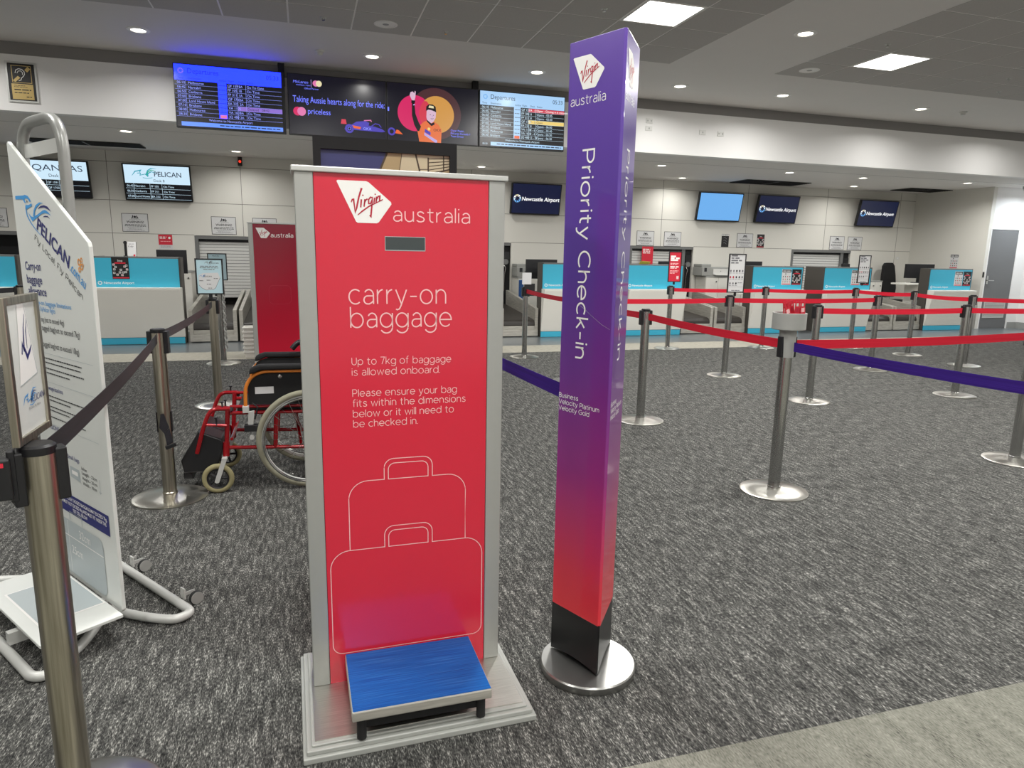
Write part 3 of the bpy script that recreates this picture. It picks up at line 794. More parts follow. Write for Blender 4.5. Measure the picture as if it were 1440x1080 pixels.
k.stroke(F, [(.59, .315), (.61, .31), (.63, .317)], .006, .006, 'e_ink'); k.stroke(F, [(.61, .36), (.615, .338), (.606, .335)], .004, .006, 'e_mauve')
k.ring(F, .05, .11, .028, .052, .0052, 'e_purple'); k.disc(F, .05, .11, .026, .0053, 'e_black'); k.poly(F, [(.09, .09), (.12, .14), (.15, .13), (.205, .08)], .005, 'e_orange')
for i, s_ in enumerate(('Oscar Piastri,', 'McLaren Formula 1', 'Team Driver')): k.text(F, s_, .875, .165 - i * .038, 'e_text', size=.036, h=.004)
k.stroke(F, [(.0, .40), (.02, .40)], .05, .004, 'e_text')
k.build('display', t, world=True)

# ------------------------------------------------------------------ tilted screens on the back wall
def wall_screen(x0, x1, label, tilt=.20):
    zt, zb = 2.815, 2.215
    o = V(((x0 + x1) / 2, 13.34, (zt + zb) / 2))
    t = thing('wall_screen', label, 'screen', (o.x, 13.34, zb), 0, 'screens above the desks')
    F = Fr(o, (1, 0, 0), (0, -math.sin(tilt), math.cos(tilt)))
    w, h = (x1 - x0) / 2, (zt - zb) / 2
    k = B(); k.fbox(F, -w, -h, w, h, -.06, 0, 'black'); k.build('casing', t, world=True, bevel=.004)
    k = B(); k.box((o.x - .12, 13.36, o.z - .1), (o.x + .12, YB, o.z + .1), 'black_matt'); k.build('wall_mount', t, world=True)
    return t, Fr(F.p(-w + .026, -h + .022, .001), F.u, F.v), 2 * w - .046, 2 * h - .040
def logo_bird(k, F, u, v, s_, h, m1, m2):
    k.stroke(F, [(u, v), (u + .20 * s_, v + .26 * s_), (u + .52 * s_, v + .34 * s_), (u + .45 * s_, v + .20 * s_)], [.02 * s_, .06 * s_, .07 * s_, .03 * s_], h, m1)
    k.stroke(F, [(u + .30 * s_, v + .16 * s_), (u + .5 * s_, v + .17 * s_), (u + .46 * s_, v + .04 * s_), (u + .75 * s_, v + .12 * s_), (u + .95 * s_, v + .02 * s_)], .04 * s_, h, m1)
    k.stroke(F, [(u + .60 * s_, v - .10 * s_), (u + .85 * s_, v - .14 * s_), (u + 1.15 * s_, v - .08 * s_)], .03 * s_, h, m1)
    for j in range(3):
        k.stroke(F, [(u + (.78 + j * .05) * s_, v + (.06 - j * .05) * s_), (u + .92 * s_, v + (.34 - j * .09) * s_), (u + 1.12 * s_, v + (.48 - j * .10) * s_), (u + (1.42 - j * .02) * s_, v + (.46 - j * .13) * s_)], [.05 * s_, .06 * s_, .05 * s_, .01 * s_], h + .0004 * j, m2 if j == 1 else m1)
for x0, x1, l, kind in ((-4.22, -3.37, 'tilted desk screen with airline name behind the tubular frame at left', 'q'), (-2.87, -1.82, 'tilted desk screen with the bird logo and flight rows', 'p'),
                        (3.94, 4.98, 'tilted navy airport logo screen left of the purple pillar', 'n'), (8.11, 9.19, 'tilted plain blue screen with no writing', 'b'),
                        (9.59, 10.65, 'tilted navy airport logo screen next to the plain blue screen', 'n'), (12.33, 13.42, 'tilted navy airport logo screen nearest the right wall corner', 'n')):
    if kind == 'q': x0 = -4.40
    t, F, w, h = wall_screen(x0, x1, l)
    k = B()
    if kind == 'b': k.quad(F, 0, 0, w, h, .001, 'e_skyblue')
    elif kind == 'n':
        k.quad(F, 0, 0, w, h, .001, 'e_navy')
        airport_ring(k, F, .100, .28, .080, .003, ['e_pale', 'e_white', 'e_cream', 'e_white', 'e_pale', 'e_skyblue', 'e_skyblue', 'e_skyblue'])
        k.text(F, 'Newcastle Airport', .195, .242, 'e_white', size=.105, width=.79, h=.003, off=.014, shear=.12)
    else:
        k.quad(F, 0, 0, w, h, .001, 'e_black'); k.quad(F, 0, h * .47, w, h, .002, 'e_pale')
        if kind == 'q':
            k.text(F, 'QANTAS', .20, .405, 'e_ink', size=.135, width=.72, h=.003); k.text(F, 'Desk 9', .42, .305, 'e_ink', size=.07, h=.003)
            k.poly(F, [(.03, .36), (.09, .50), (.20, .38), (.17, .34)], .003, 'e_red')
            rows = (('06:10', 'Melbourne', 'QF 1591', 'On Time'), ('07:00', 'Brisbane', 'QF 1702', 'On Time'))
        else:
            logo_bird(k, F, .115, .385, .27, .003, 'e_teal', 'e_green'); k.text(F, 'PELICAN', .455, .385, 'e_ink', size=.115, width=.42, h=.003, off=.010); k.text(F, 'Desk 8', .44, .295, 'e_ink', size=.06, h=.003)
            rows = (('06:45', 'Narrabri', 'FP 105', 'On Time'), ('06:50', 'Canberra', 'FP 311', 'On Time'), ('07:00', 'Lord Howe Isl', 'EA 222', 'On Time'))
        for i, r in enumerate(rows):
            v = h * .47 - (i + 1) * .085
            for s_, u in zip(r, (.02, .14, .385, .58)): k.text(F, s_, u, v + .026, 'e_pale', size=.046, h=.003)
            k.quad(F, 0, v, w, v + .004, .0025, 'e_pale')
            for u in (.125, .37, .555): k.quad(F, u, v, u + .004, v + .085, .0025, 'e_pale')
    k.build('display', t, world=True)

# ------------------------------------------------------------------ notices on the back wall
WB = Fr((0, YB - .001, 0))
def warning(x, z, label, w=.41, h=.31):
    t = thing('warning_sign', label, 'sign', (x + w / 2, YB, z), 0, 'warning signs on the back wall')
    F = Fr((x, YB - .001, z)); k = B()
    k.fbox(F, 0, 0, w, h, 0, .004, 'ink'); k.quad(F, .008, .008, w - .008, h - .008, .0045, 'paper')
    k.build('plate', t, world=True); k = B()
    c = w / 2
    k.poly(F, [(c - .018, .235), (c + .018, .235), (c + .020, .265), (c, .272), (c - .020, .265)], .005, 'ink')
    k.poly(F, [(c - .055, .225), (c - .030, .235), (c - .022, .275), (c - .034, .285), (c - .040, .26)], .005, 'ink'); k.poly(F, [(c + .030, .225), (c + .055, .24), (c + .034, .27), (c + .030, .285), (c + .024, .27)], .005, 'ink')
    k.quad(F, c - .06, .222, c + .06, .226, .005, 'ink'); k.bars(F, c - .085, c + .085, .206, .005, 'grey_ink', .005, 3)
    k.text(F, 'WARNING!', c, .148, 'ink', size=.056, width=.27, h=.005, off=.016, align='c')
    for i, (v, q) in enumerate(((.115, .16), (.093, .165), (.066, .12), (.045, .10), (.026, .14))): k.bars(F, c - q, c + q, v, .010 if i < 2 else .006, 'ink' if i < 2 else 'grey_ink', .005, i + int(x * 10))
    k.build('lettering', t, world=True)
for x, z, l in ((-5.07, 1.72, 'grey warning sign cut by the left edge beside the white airline board'), (-2.98, 1.695, 'grey warning sign below the bird logo desk screen'), (-1.56, 1.685, 'grey warning sign over the roller shutter left of the dark red stand'), (-.87, 1.68, 'grey warning sign peeping above the dark red stand'),
                (6.78, 1.66, 'left of two grey warning signs just right of the pillar'), (7.43, 1.66, 'right of two grey warning signs just right of the pillar'),
                (9.24, 1.67, 'grey warning sign between two small dark posters'), (11.74, 1.67, 'left of two grey warning signs over the far right shutter'), (12.25, 1.67, 'right of two grey warning signs over the far right shutter')):
    warning(x, z, l)
def notice(name, label, F, w, h, kind, seed=0):
    t = thing(name, label, 'notice', F.o)
    k = B()
    base = {'black': 'poster_black', 'tags': 'poster_black', 'grid': 'paper', 'red': 'paper_red'}[kind]
    k.fbox(F, 0, 0, w, h, 0, .003, base); k.build('sheet', t, world=True); k = B(); r = random.Random(seed)
    if kind == 'tags':
        k.text(F, 'Stop', w / 2, h * .80, 'white', size=h * .12, h=.004, align='c'); k.quad(F, w * .18, h * .70, w * .82, h * .76, .004, 'paper_red')
        k.quad(F, .006, .008, w - .006, h * .075, .004, 'paper_red')
        for i in range(13):
            a = [.12, .85, .22, .75, .14, .52, .88, .45, .65, .30, .80, .12, .58][i] * w; c = [.66, .62, .55, .57, .44, .42, .44, .30, .30, .20, .32, .28, .18][i] * h
            k.quad(F, a - .015, c - .015, a + .015, c + .013, .004, 'paper'); k.quad(F, a - .008, c - .007, a + .008, c + .005, .0045, 'ink' if i % 3 else 'paper_red')
    elif kind == 'grid':
        k.quad(F, .006, h * .80, w - .006, h - .008, .004, 'poster_black'); k.bars(F, .02, w - .02, h * .86, h * .045, 'white', .0045, 2); k.quad(F, .01, h * .02, w - .01, h * .075, .004, 'paper_red')
        for i in range(4):
            for j in range(4):
                if i == 0 and j != 1: continue
                u, v = w * (.16 + .23 * j), h * (.70 - .17 * i)
                k.disc(F, u, v, .012, .004, 'ink' if (i + j) % 3 else 'darkred_print', 8); k.bars(F, u - .015, u + .015, v - .026, .004, 'grey_ink', .004, i * 4 + j)
    elif kind == 'black':
        k.quad(F, .004, h * .86, w - .004, h - .006, .004, 'white'); k.bars(F, .02, w - .02, h * .90, .012, 'ink', .0045, 1)
        for i in range(3): k.stroke(F, [(w * .25, h * (.70 - .2 * i)), (w * .45, h * (.74 - .2 * i)), (w * .70, h * (.62 - .2 * i))], .010, .004, 'grey_ink')
    else:
        for i in range(3): k.bars(F, .02, w - .03, h * (.82 - .10 * i), h * .05, 'white', .004, i + seed, .8)
        k.disc(F, w * .72, h * .12, .016, .004, 'white', 10)
    k.build('print', t, world=True)
    return t
notice('poster', 'small dark poster with white heading under the plain blue screen', Fr((8.85, YB - .001, 1.675)), .185, .28, 'black')
notice('poster', 'small dark poster of baggage items right of the middle warning sign', Fr((9.765, YB - .001, 1.68)), .19, .29, 'tags')
t = thing('poster', 'red and white poster on the wall above the left desk monitor', 'notice', (-2.32, YB, 1.41))
F = Fr((-2.43, YB - .001, 1.41)); k = B(); k.fbox(F, 0, 0, .22, .25, 0, .003, 'paper'); k.fbox(F, 0, .075, .22, .25, .003, .004, 'paper_red'); k.build('sheet', t, world=True)
k = B(); k.bars(F, .02, .13, .20, .014, 'white', .005, 4); k.bars(F, .02, .11, .18, .010, 'white', .005, 5); k.disc(F, .175, .195, .02, .005, 'white', 12); k.bars(F, .03, .19, .13, .008, 'pink_print', .005, 6); k.bars(F, .03, .19, .05, .006, 'grey_ink', .005, 7); k.bars(F, .03, .19, .03, .006, 'grey_ink', .005, 8); k.build('print', t, world=True)
notice('hanging_notice', 'red notice hanging on the shutter right of the purple pillar', Fr((6.92, YB - .010, 1.27)), .265, .375, 'red', 3)
F = Fr((XS - .001, 12.36, 1.30), (0, -1, 0), (0, 0, 1))
notice('poster', 'white notice with icons on the side wall above the far right desk', F, .21, .31, 'grid')
t = thing('warning_beacon', 'small red beacon on the wall under the soffit, right of the bird logo screen', 'beacon', (-1.025, YB - .03, 2.88))
k = B(); k.box((-.035, -.03, 0), (.035, .03, .15), 'black'); k.build('housing', t, bevel=.004); k = B(); k.cyl((0, -.030, .07), (0, -.045, .07), .022, 'e_redlight', n=14); k.build('lens', t, plabel='red lens')
for x, z, l in ((13.77, 1.505, 'white switch plate on the back wall by the right corner'), (13.39, 1.23, 'low white outlet plate behind the office chair')):
    t = thing('wall_switch', l, 'switch', (x, YB, z)); k = B(); k.box((-.05, -.01, -.035), (.05, 0, .035), 'plastic_white'); k.build('faceplate', t, bevel=.003); k = B(); k.box((-.012, -.013, -.012), (.012, -.009, .012), 'white'); k.build('rocker', t)

# ------------------------------------------------------------------ roller shutters over the belt openings
def shutter(x0, x1, label, motor=True, zb=.56):
    t = thing('roller_shutter', label, 'roller shutter', ((x0 + x1) / 2, YB, 0))
    k = B()
    ex = x1 - (.26 if motor else .10)
    z = zb
    while z < 1.56:
        k.box((x0 + .06, YB + .06, z + .004), (ex, YB + .085, min(z + .052, 1.6)), 'shutter'); k.box((x0 + .06, YB + .07, z - .002), (ex, YB + .08, z + .006), 'grey_frame'); z += .056
    k.build('curtain', t, world=True)
    k = B(); k.box((x0, YB - .006, 1.60), (x1, YB + .20, 1.655), 'grey_frame'); k.box((x0, YB - .006, 0), (x0 + .06, YB + .20, 1.60), 'grey_frame'); k.box((ex, YB + .02, 0), (ex + .08, YB + .2, 1.60), 'grey_frame')
    k.box((x0 + .06, YB + .03, 1.555), (ex, YB + .2, 1.60), 'black_matt')
    k.build('frame', t, world=True)
    k = B()
    k.box((ex + .08, YB + .06, 0), (x1, YB + .2, 1.60), 'black_matt')
    if motor:
        k.cyl((ex + .16, YB + .05, 1.28), (ex + .16, YB - .002, 1.28), .055, 'grey_frame', n=16); k.tube([(ex + .13, YB + .03, 1.22), (ex + .16, YB + .01, 1.16), (ex + .14, YB + .03, 1.02), (ex + .13, YB + .03, .7)], .008, 'chrome', 6)
        k.box((ex + .10, YB + .02, 1.33), (x1 - .02, YB + .06, 1.48), 'black')
    k.build('motor_bay', t, world=True)
shutter(-1.85, -.30, 'grey roller shutter behind the map sign at left', True)
shutter(2.45, 4.00, 'roller shutter opening behind the belts left of the pillar'); shutter(6.63, 8.16, 'grey roller shutter with motor just right of the pillar'); shutter(10.71, 12.37, 'grey roller shutter over the far right belts')
t = thing('roller_shutter', 'dark open shutter bay at the far left edge above a blue desk', 'roller shutter', (-4.83, YB, 0)); k = B(); k.box((-5.62, YB + .3, 0), (-4.05, YB + .32, 1.6), 'black_matt'); k.build('curtain', t, world=True); k = B(); k.box((-5.62, YB - .006, 1.6), (-4.05, YB + .2, 1.66), 'grey_frame'); k.build('frame', t, world=True)

# ------------------------------------------------------------------ check-in desks
YF = 11.40
def desk(x0, label, deep_left=True):
    w = 1.165; x1 = x0 + w
    t = thing('check_in_desk', label, 'desk', ((x0 + x1) / 2, YF + .3, 0), 0, 'blue and white check-in desks')
    dl_, dr = (.56, .26) if deep_left else (.26, .56)
    k = B(); k.box((x0 + .03, YF + .03, 0), (x1 - .03, YF + .07, 1.27), 'white_lam'); k.box((x0 + .03, YF + .07, 1.02), (x1 - .03, YF + .27, 1.05), 'white_lam'); k.box((x0 + .03, YF + .07, .72), (x1 - .03, YF + .55, .75), 'white_lam'); k.build('body', t, world=True)
    k = B(); k.box((x0, YF + .012, 0), (x0 + .03, YF + dl_, 1.30), 'dark_brown'); k.build('side_panel', t, world=True, bevel=.002)
    k = B(); k.box((x1 - .03, YF + .012, 0), (x1, YF + dr, 1.30), 'dark_brown'); k.build('side_panel', t, world=True, bevel=.002)
    k = B(); k.box((x0 + .03, YF + .008, 1.27), (x1 - .03, YF + .28, 1.30), 'grey_frame'); k.build('top_rail', t, world=True, bevel=.002)
    k = B(); k.box((x0 + .012, YF, .855), (x1 - .03, YF + .03, 1.275), 'cyan'); up = k.build('upper_panel', t, world=True, plabel='cyan upper panel')
    F = Fr((x0, YF, 0)); k = B()
    airport_ring(k, F, .075, .915, .030, .0015, ['white']); k.text(F, 'Newcastle Airport', .125, .90, 'white', size=.052, width=.40, h=.0015)
    k.build('lettering', up, world=True)
    k = B(); P = Fr((x0, 0, 0), (0, -1, 0), (0, 0, 1))     # profile of the sloped white front
    k.prism(P, [(-YF - .03, .105), (-YF, .105), (-YF + .15, .82), (-YF + .15, .852), (-YF - .03, .852)], -w, 0, 'white_lam'); k.build('lower_panel', t, world=True, plabel='sloping white lower panel', bevel=.002)
    k = B(); k.box((x0, YF, .005), (x1 - .01, YF + .03, .10), 'cyan'); k.build('kick_panel', t, world=True, plabel='cyan kick panel')
    return t
desk(-5.05, 'blue and white desk cut by the left edge behind the white board'); desk(-2.945, 'blue and white desk below the bird logo screen, with a black poster', True)
desk(3.955, 'blue and white desk partly hidden by the left side of the purple pillar', False); desk(5.565, 'blue and white desk just right of the purple pillar')
desk(-.30, 'blue and white desk behind the dark red stand'); desk(1.31, 'blue and white desk directly behind the tall red kiosk'); desk(8.215, 'blue and white desk behind the white sign, left of the broad dark side panel', False); desk(9.875, 'blue and white desk with the broad dark left side panel'); desk(12.54, 'blue and white desk nearest the grey door', False)
YN = YF - .001
notice('poster', 'black poster of baggage items stuck on the left desk front', Fr((-2.70, YN, .975)), .225, .315, 'tags')
for x, l in ((8.875, 'desk left of the broad dark panel'), (10.53, 'desk with the broad dark panel'), (13.21, 'desk nearest the grey door')):
    notice('poster', 'white icon notice stuck on the ' + l, Fr((x, YN, .945)), .215, .30, 'grid'); notice('poster', 'black baggage poster stuck on the ' + l, Fr((x + .235, YN, .945)), .215, .30, 'tags')

# ------------------------------------------------------------------ baggage belts between the desks
def conveyor(x0, label):
    x1 = x0 + .69; y0 = 11.50
    t = thing('baggage_conveyor', label, 'conveyor', ((x0 + x1) / 2, y0, 0), 0, 'baggage conveyors beside the desks')
    k = B(); P = Fr((x0 + .055, 0, 0), (0, -1, 0), (0, 0, 1)); r = .09
    prof = [(-13.47, .44), (-y0 - .02 - r, .30)] + [(-y0 - .02 - r + r * math.sin(a), .21 + r * math.cos(a)) for a in [PI * i / 8 for i in range(9)]] + [(-13.47, .26)]
    k.prism(P, prof, -.58, 0, 'belt'); k.build('belt', t, world=True, plabel='black rubber belt')
    for x in (x0, x1 - .055):
        k = B(); P = Fr((x, 0, 0), (0, -1, 0), (0, 0, 1))
        k.prism(P, [(-y0, .02), (-y0, .50), (-y0 - .06, .51), (-13.4, .72), (-13.4, .02)], -.055, 0, 'galv'); k.build('side_guard', t, world=True, bevel=.003)
    k = B(); k.box((x0 + .056, y0 + .01, .125), (x1 - .056, y0 + .035, .19), 'galv'); k.build('front_bar', t, world=True, bevel=.003)
    k = B(); k.box((x0 + .001, y0 - .012, .015), (x1 - .001, y0 - .0005, .125), 'galv'); k.build('front_panel', t, world=True, bevel=.003)
for x, l in ((-1.735, 'steel baggage belt behind the map sign'), (-1.01, 'steel baggage belt half hidden by the dark red stand'), (2.53, 'steel baggage belt behind the tall red kiosk'), (3.245, 'steel baggage belt between the red kiosk and the pillar'),
             (6.79, 'left of two steel belts right of the pillar'), (7.51, 'right of two steel belts right of the pillar'), (11.11, 'left of the two far right steel belts'), (11.83, 'right of the two far right steel belts')): conveyor(x, l)

# ------------------------------------------------------------------ staff side
def monitor(x, y, z, w, h, label, rz=0.0, stand=None):
    t = thing('desk_monitor', label, 'monitor', (x, y, z if stand is None else stand), rz)
    d = 0 if stand is None else z - stand
    k = B(); k.box((-w / 2, -.02, d), (w / 2, .02, d + h), 'black'); k.build('casing', t, bevel=.004)
    k = B(); k.box((-.03, .0, 0 if stand is not None else -.28), (.03, .03, d + .05), 'black'); k.box((-.11, -.07, -.28 if stand is None else 0), (.11, .09, -.265 if stand is None else .015), 'black'); k.build('stand', t)
    return t
monitor(-1.99, 12.0, 1.04, .43, .365, 'black monitor at the right end of the left desk', 0, .755)
monitor(4.16, 12.05, 1.0, .60, .35, 'black monitor behind the desk left of the pillar', 0, .76)
monitor(6.70, 12.0, 1.05, .36, .30, 'black monitor behind the desk just right of the pillar', 0, .755)
monitor(8.52, 11.95, 1.0, .56, .38, 'black monitor beside the white sign on the post', 0, .755)
monitor(10.9, 12.0, 1.02, .20, .345, 'black monitor top behind the far sign on the post', 0, .755)
t = thing('handset', 'dark handset standing on top of the left desk', 'handset', (-2.52, YF + .10, 1.30)); k = B(); k.box((-.03, -.03, 0), (.03, .03, .012), 'black'); k.box((-.016, -.012, .012), (.016, .012, .22), 'black'); k.cyl((0, -.016, .20), (0, .016, .20), .024, 'black', n=14); k.build('body', t, bevel=.003)
t = thing('leaflet_holder', 'white leaflet in a clear stand on top of the left desk', 'leaflet holder', (-2.43, YF + .10, 1.30)); F = Fr((-2.495, YF + .08, 1.301), (1, 0, 0), (0, .15, 1))
k = B(); k.fbox(F, 0, 0, .115, .215, -.004, 0, 'paper'); k.fbox(F, .108, 0, .118, .215, -.02, -.002, 'ink'); k.fbox(F, 0, 0, .115, .012, -.05, 0, 'plastic_grey'); k.build('stand', t, world=True); k = B(); k.text(F, 'V.Air', .012, .135, 'ink', size=.035, h=.001, shear=.3); k.bars(F, .02, .09, .18, .006, 'grey_ink', .001, 2); k.quad(F, .075, .004, .10, .03, .001, 'paper_red'); k.build('print', t, world=True)
def cabinet(x0, x1, y0, y1, z1, label, doors=2):
    t = thing('back_cabinet', label, 'cabinet', ((x0 + x1) / 2, (y0 + y1) / 2, 0)); k = B(); k.box((x0, y0 + .02, 0), (x1, y1, z1 - .03), 'white_lam'); k.build('body', t, world=True, bevel=.002)
    k = B(); k.box((x0 - .01, y0, z1 - .03), (x1 + .01, y1, z1), 'plastic_grey'); k.build('top', t, world=True, bevel=.002)
    for i in range(doors):
        a, c = x0 + (x1 - x0) * i / doors, x0 + (x1 - x0) * (i + 1) / doors
        k = B(); k.box((a + .004, y0 + .002, .06), (c - .004, y0 + .019, z1 - .035), 'white_lam'); dd = k.build('door', t, world=True, bevel=.002); k = B(); k.cyl((c - .05, y0 + .004, z1 - .12), (c - .05, y0 - .014, z1 - .12), .012, 'ink', n=12); k.build('knob', dd, world=True)
cabinet(8.26, 8.86, 13.06, 13.46, 1.05, 'white back cabinet under the printer right of the pillar'); cabinet(4.02, 4.56, 13.0, 13.45, 1.0, 'white back cabinet under the printer left of the pillar', 1); cabinet(12.56, 12.96, 13.05, 13.46, .98, 'white back cabinet behind the office chair'); cabinet(-2.03, -1.87, 13.0, 13.45, 1.05, 'narrow white cabinet beside the left shutter', 1)
def printer(x, y, z, w, label):
    t = thing('printer', label, 'printer', (x, y, z)); k = B(); k.box((-w / 2, -.18, 0), (w / 2, .2, .19), 'plastic_grey'); k.box((-w / 2, -.14, .19), (-w / 2 + .24, .18, .25), 'plastic_grey'); k.build('body', t, bevel=.012)
    k = B(); k.box((-w / 2 + .26, -.20, .03), (w / 2 - .02, -.18, .15), 'plastic_white'); k.box((-w / 2 + .30, -.25, .015), (w / 2 - .05, -.18, .03), 'plastic_white'); k.box((-w / 2 + .45, -.203, .10), (w / 2 - .25, -.199, .112), 'ink'); k.build('paper_tray', t, bevel=.004)
    k = B(); k.box((-w / 2 + .05, -.183, .09), (-w / 2 + .11, -.179, .17), 'ink'); k.build('control_panel', t)
printer(8.50, 13.26, 1.05, .68, 'grey printer on the cabinet right of the pillar'); printer(4.20, 13.22, 1.0, .40, 'grey printer on the cabinet left of the pillar')
t = thing('blue_item', 'blue plastic item leaning by the cabinet left of the pillar', 'bin', (4.06, 12.95, .5)); k = B(); k.box((-.045, -.02, -.5), (.045, .02, .44), 'blue_bag'); k.build('panel', t, bevel=.012)  # unidentified blue item, built as a plain upright slab
t = thing('yellow_card', 'yellow card lying on the desk top just right of the pillar', 'card', (5.98, YF + .12, 1.30)); k = B(); F = Fr((5.88, YF + .16, 1.301), (1, 0, -.06), (0, -.6, .5)); k.fbox(F, 0, 0, .2, .09, 0, .002, 'yellow'); k.build('sheet', t, world=True)
# staff desk, monitor and office chair at the far right
t = thing('staff_table', 'white staff table with the monitor beside the desk nearest the door', 'table', (12.98, 12.2, 0)); k = B(); k.box((12.55, 11.97, .93), (13.50, 12.40, .965), 'white_lam'); k.build('top', t, world=True, bevel=.003); k = B(); k.box((12.90, 12.0, 0), (13.47, 12.36, .93), 'white_lam'); k.build('pedestal', t, world=True)
m_ = monitor(13.15, 12.25, 1.07, .72, .31, 'wide black monitor on the white staff table near the door', -.12, .965)
t = thing('payment_terminal', 'small black terminal with a white stalk on the staff table', 'terminal', (13.1, 12.05, .965)); k = B(); k.box((-.04, -.04, 0), (.04, .04, .02), 'black'); k.box((-.02, -.02, .02), (.02, 0, .22), 'plastic_white'); k.build('body', t, bevel=.004)
t = thing('office_chair', 'tall black office chair behind the far right belts', 'chair', (13.30, 13.12, 0), .15)
k = B(); k.prism(Fr((0, 0, 0), (1, 0, 0), (0, .10, 1)), [(-.19, .60), (-.235, .80), (-.21, 1.10), (-.17, 1.33), (-.11, 1.40), (.11, 1.40), (.17, 1.33), (.21, 1.10), (.235, .80), (.19, .60)], -.05, .05, 'cloth'); k.build('backrest', t, bevel=.02)
k = B(); k.box((-.25, -.50, .46), (.25, -.02, .55), 'cloth'); k.build('seat', t, bevel=.03)
k = B(); k.cyl((0, -.25, .12), (0, -.25, .46), .03, 'black'); k.build('gas_lift', t)
for i in range(5):
    a = i * 2 * PI / 5; k = B(); k.tube([(0, -.25, .14), (.30 * math.cos(a), -.25 + .30 * math.sin(a), .09)], .022, 'black', 8); lg = k.build('leg', t); k = B(); k.cyl((.30 * math.cos(a), -.265 + .30 * math.sin(a), .035), (.30 * math.cos(a), -.235 + .30 * math.sin(a), .035), .034, 'black', n=14); k.build('caster', lg)
# ------------------------------------------------------------------ carry-on baggage kiosk
def virgin(k, F, u, v, s_, h, m_hex, m_ink):
    """white tail shape with the scripted word; s_ = width of the shape"""
    q = s_ / .158
    P = lambda pts: [(u + a * q, v + b * q) for a, b in pts]
    k.poly(F, P([(0, .116), (.003, .119), (.085, .119), (.092, .116), (.156, .062), (.157, .056), (.119, .003), (.113, 0), (.058, 0), (.053, .003)]), h, m_hex)
    Z = lambda pts: P([((x - 204) * .0008, (264 - y) * .0008) for x, y in pts])
    for pts, ws in (([(254, 192), (258, 182), (263, 181), (268, 226), (273, 212), (282, 172), (293, 140)], (3, 5, 6, 7, 6, 6, 7)), ([(291, 180), (288, 209)], (6, 5)), ([(296, 168), (297, 163)], (5, 5)), ([(304, 179), (300, 206)], (6, 5)), ([(301, 195), (306, 183), (313, 177)], (4, 5, 5)),
                    ([(331, 173), (324, 171), (317, 180), (317, 194), (324, 194), (330, 180), (332, 171), (328, 205), (324, 240), (319, 236)], (5, 5, 5, 5, 5, 5, 5, 6, 6, 3)), ([(339, 172), (336, 192)], (6, 5)), ([(341, 162), (342, 158)], (5, 5)),
                    ([(347, 168), (344, 189)], (6, 5)), ([(345, 180), (352, 167), (358, 166), (357, 182), (362, 182), (368, 177)], (4, 5, 6, 5, 4, 2)), ([(277, 236), (292, 223), (318, 204), (345, 190), (370, 178)], (3, 5, 5, 4, 2))):
        k.stroke(F, Z(pts), [w * .0008 * q for w in ws], h + .0006, m_ink)

def round_rect(x0, y0, x1, y1, r, n=8):
    return arc(x1 - r, y1 - r, r, 0, PI / 2, n) + arc(x0 + r, y1 - r, r, PI / 2, PI, n) + arc(x0 + r, y0 + r, r, PI, 1.5 * PI, n) + arc(x1 - r, y0 + r, r, 1.5 * PI, 2 * PI, n)

def kiosk_body(t, H, red, F, wid=.626, base=True):
    st = .0515; dp = .11
    if base:
        k = B()
        k.box((-.040, -.30, 0), (wid + .040, .235, .020), 'mould'); k.box((-.030, -.29, .020), (wid + .030, .225, .036), 'mould'); k.box((-.016, -.276, .036), (wid + .016, .211, .044), 'mould')
        k.build('base_moulding', t, bevel=.008, seg=3)
        k = B(); k.box((-.006, -.262, .044), (wid + .006, .198, .0465), 'alu_plate'); k.build('base_plate', t, plabel='brushed metal base plate')
    for x in (0, wid - st):
        k = B(); k.box((x, 0, .0466), (x + st, dp, H - .016), 'alu'); k.build('side_frame', t, bevel=.002)
    k = B(); k.box((-.008, -.008, H - .016), (wid + .008, dp + .008, H), 'alu_light'); k.build('top_cap', t, bevel=.003)
    k = B(); k.box((st + .0015, .003, .0466), (wid - st - .0015, dp - .003, H - .0165), red); k.box((st, .012, .0466), (wid - st, dp - .012, H - .0165), 'black_matt'); return k.build('sign_panel', t, plabel='glossy red sign panel')

t = thing('baggage_kiosk', 'tall red carry-on baggage kiosk with grey frame in the centre foreground', 'kiosk', (-.02, 2.106, 0), math.radians(1.1))
F = Fr((0, .003, 0)); H = 1.684
sp = kiosk_body(t, H, 'red', F)
k = B(); h = .0008
virgin(k, F, .117, 1.530, .158, h, 'white', 'darkred_print'); k.build('emblem', sp); k = B()
TH = -.012
k.mono(F, 'australia', .279, 1.538, 'pink_print', .234, .030, .0034, h); k.build('wordmark', sp); k = B()
k.mono(F, 'carry-on', .144, 1.292, 'pink_print', .294, .043, .0038, h)
k.mono(F, 'baggage', .146, 1.221, 'pink_print', .310, .043, .0038, h); k.build('headline', sp); k = B()
for s_, v, e in (('Up to 7kg of baggage', 1.107, .455), ('is allowed onboard.', 1.074, .419), ('Please ensure your bag', 1.008, .474), ('fits within the dimensions', .976, .503), ('below or it will need to', .943, .464), ('be checked in.', .911, .347)):
    if s_[0] == 'P': k.build('lettering', sp); k = B()
    k.mono(F, s_, .147, v, 'pink_print', e - .147, .0158, .0019, h)
k.build('lettering', sp)
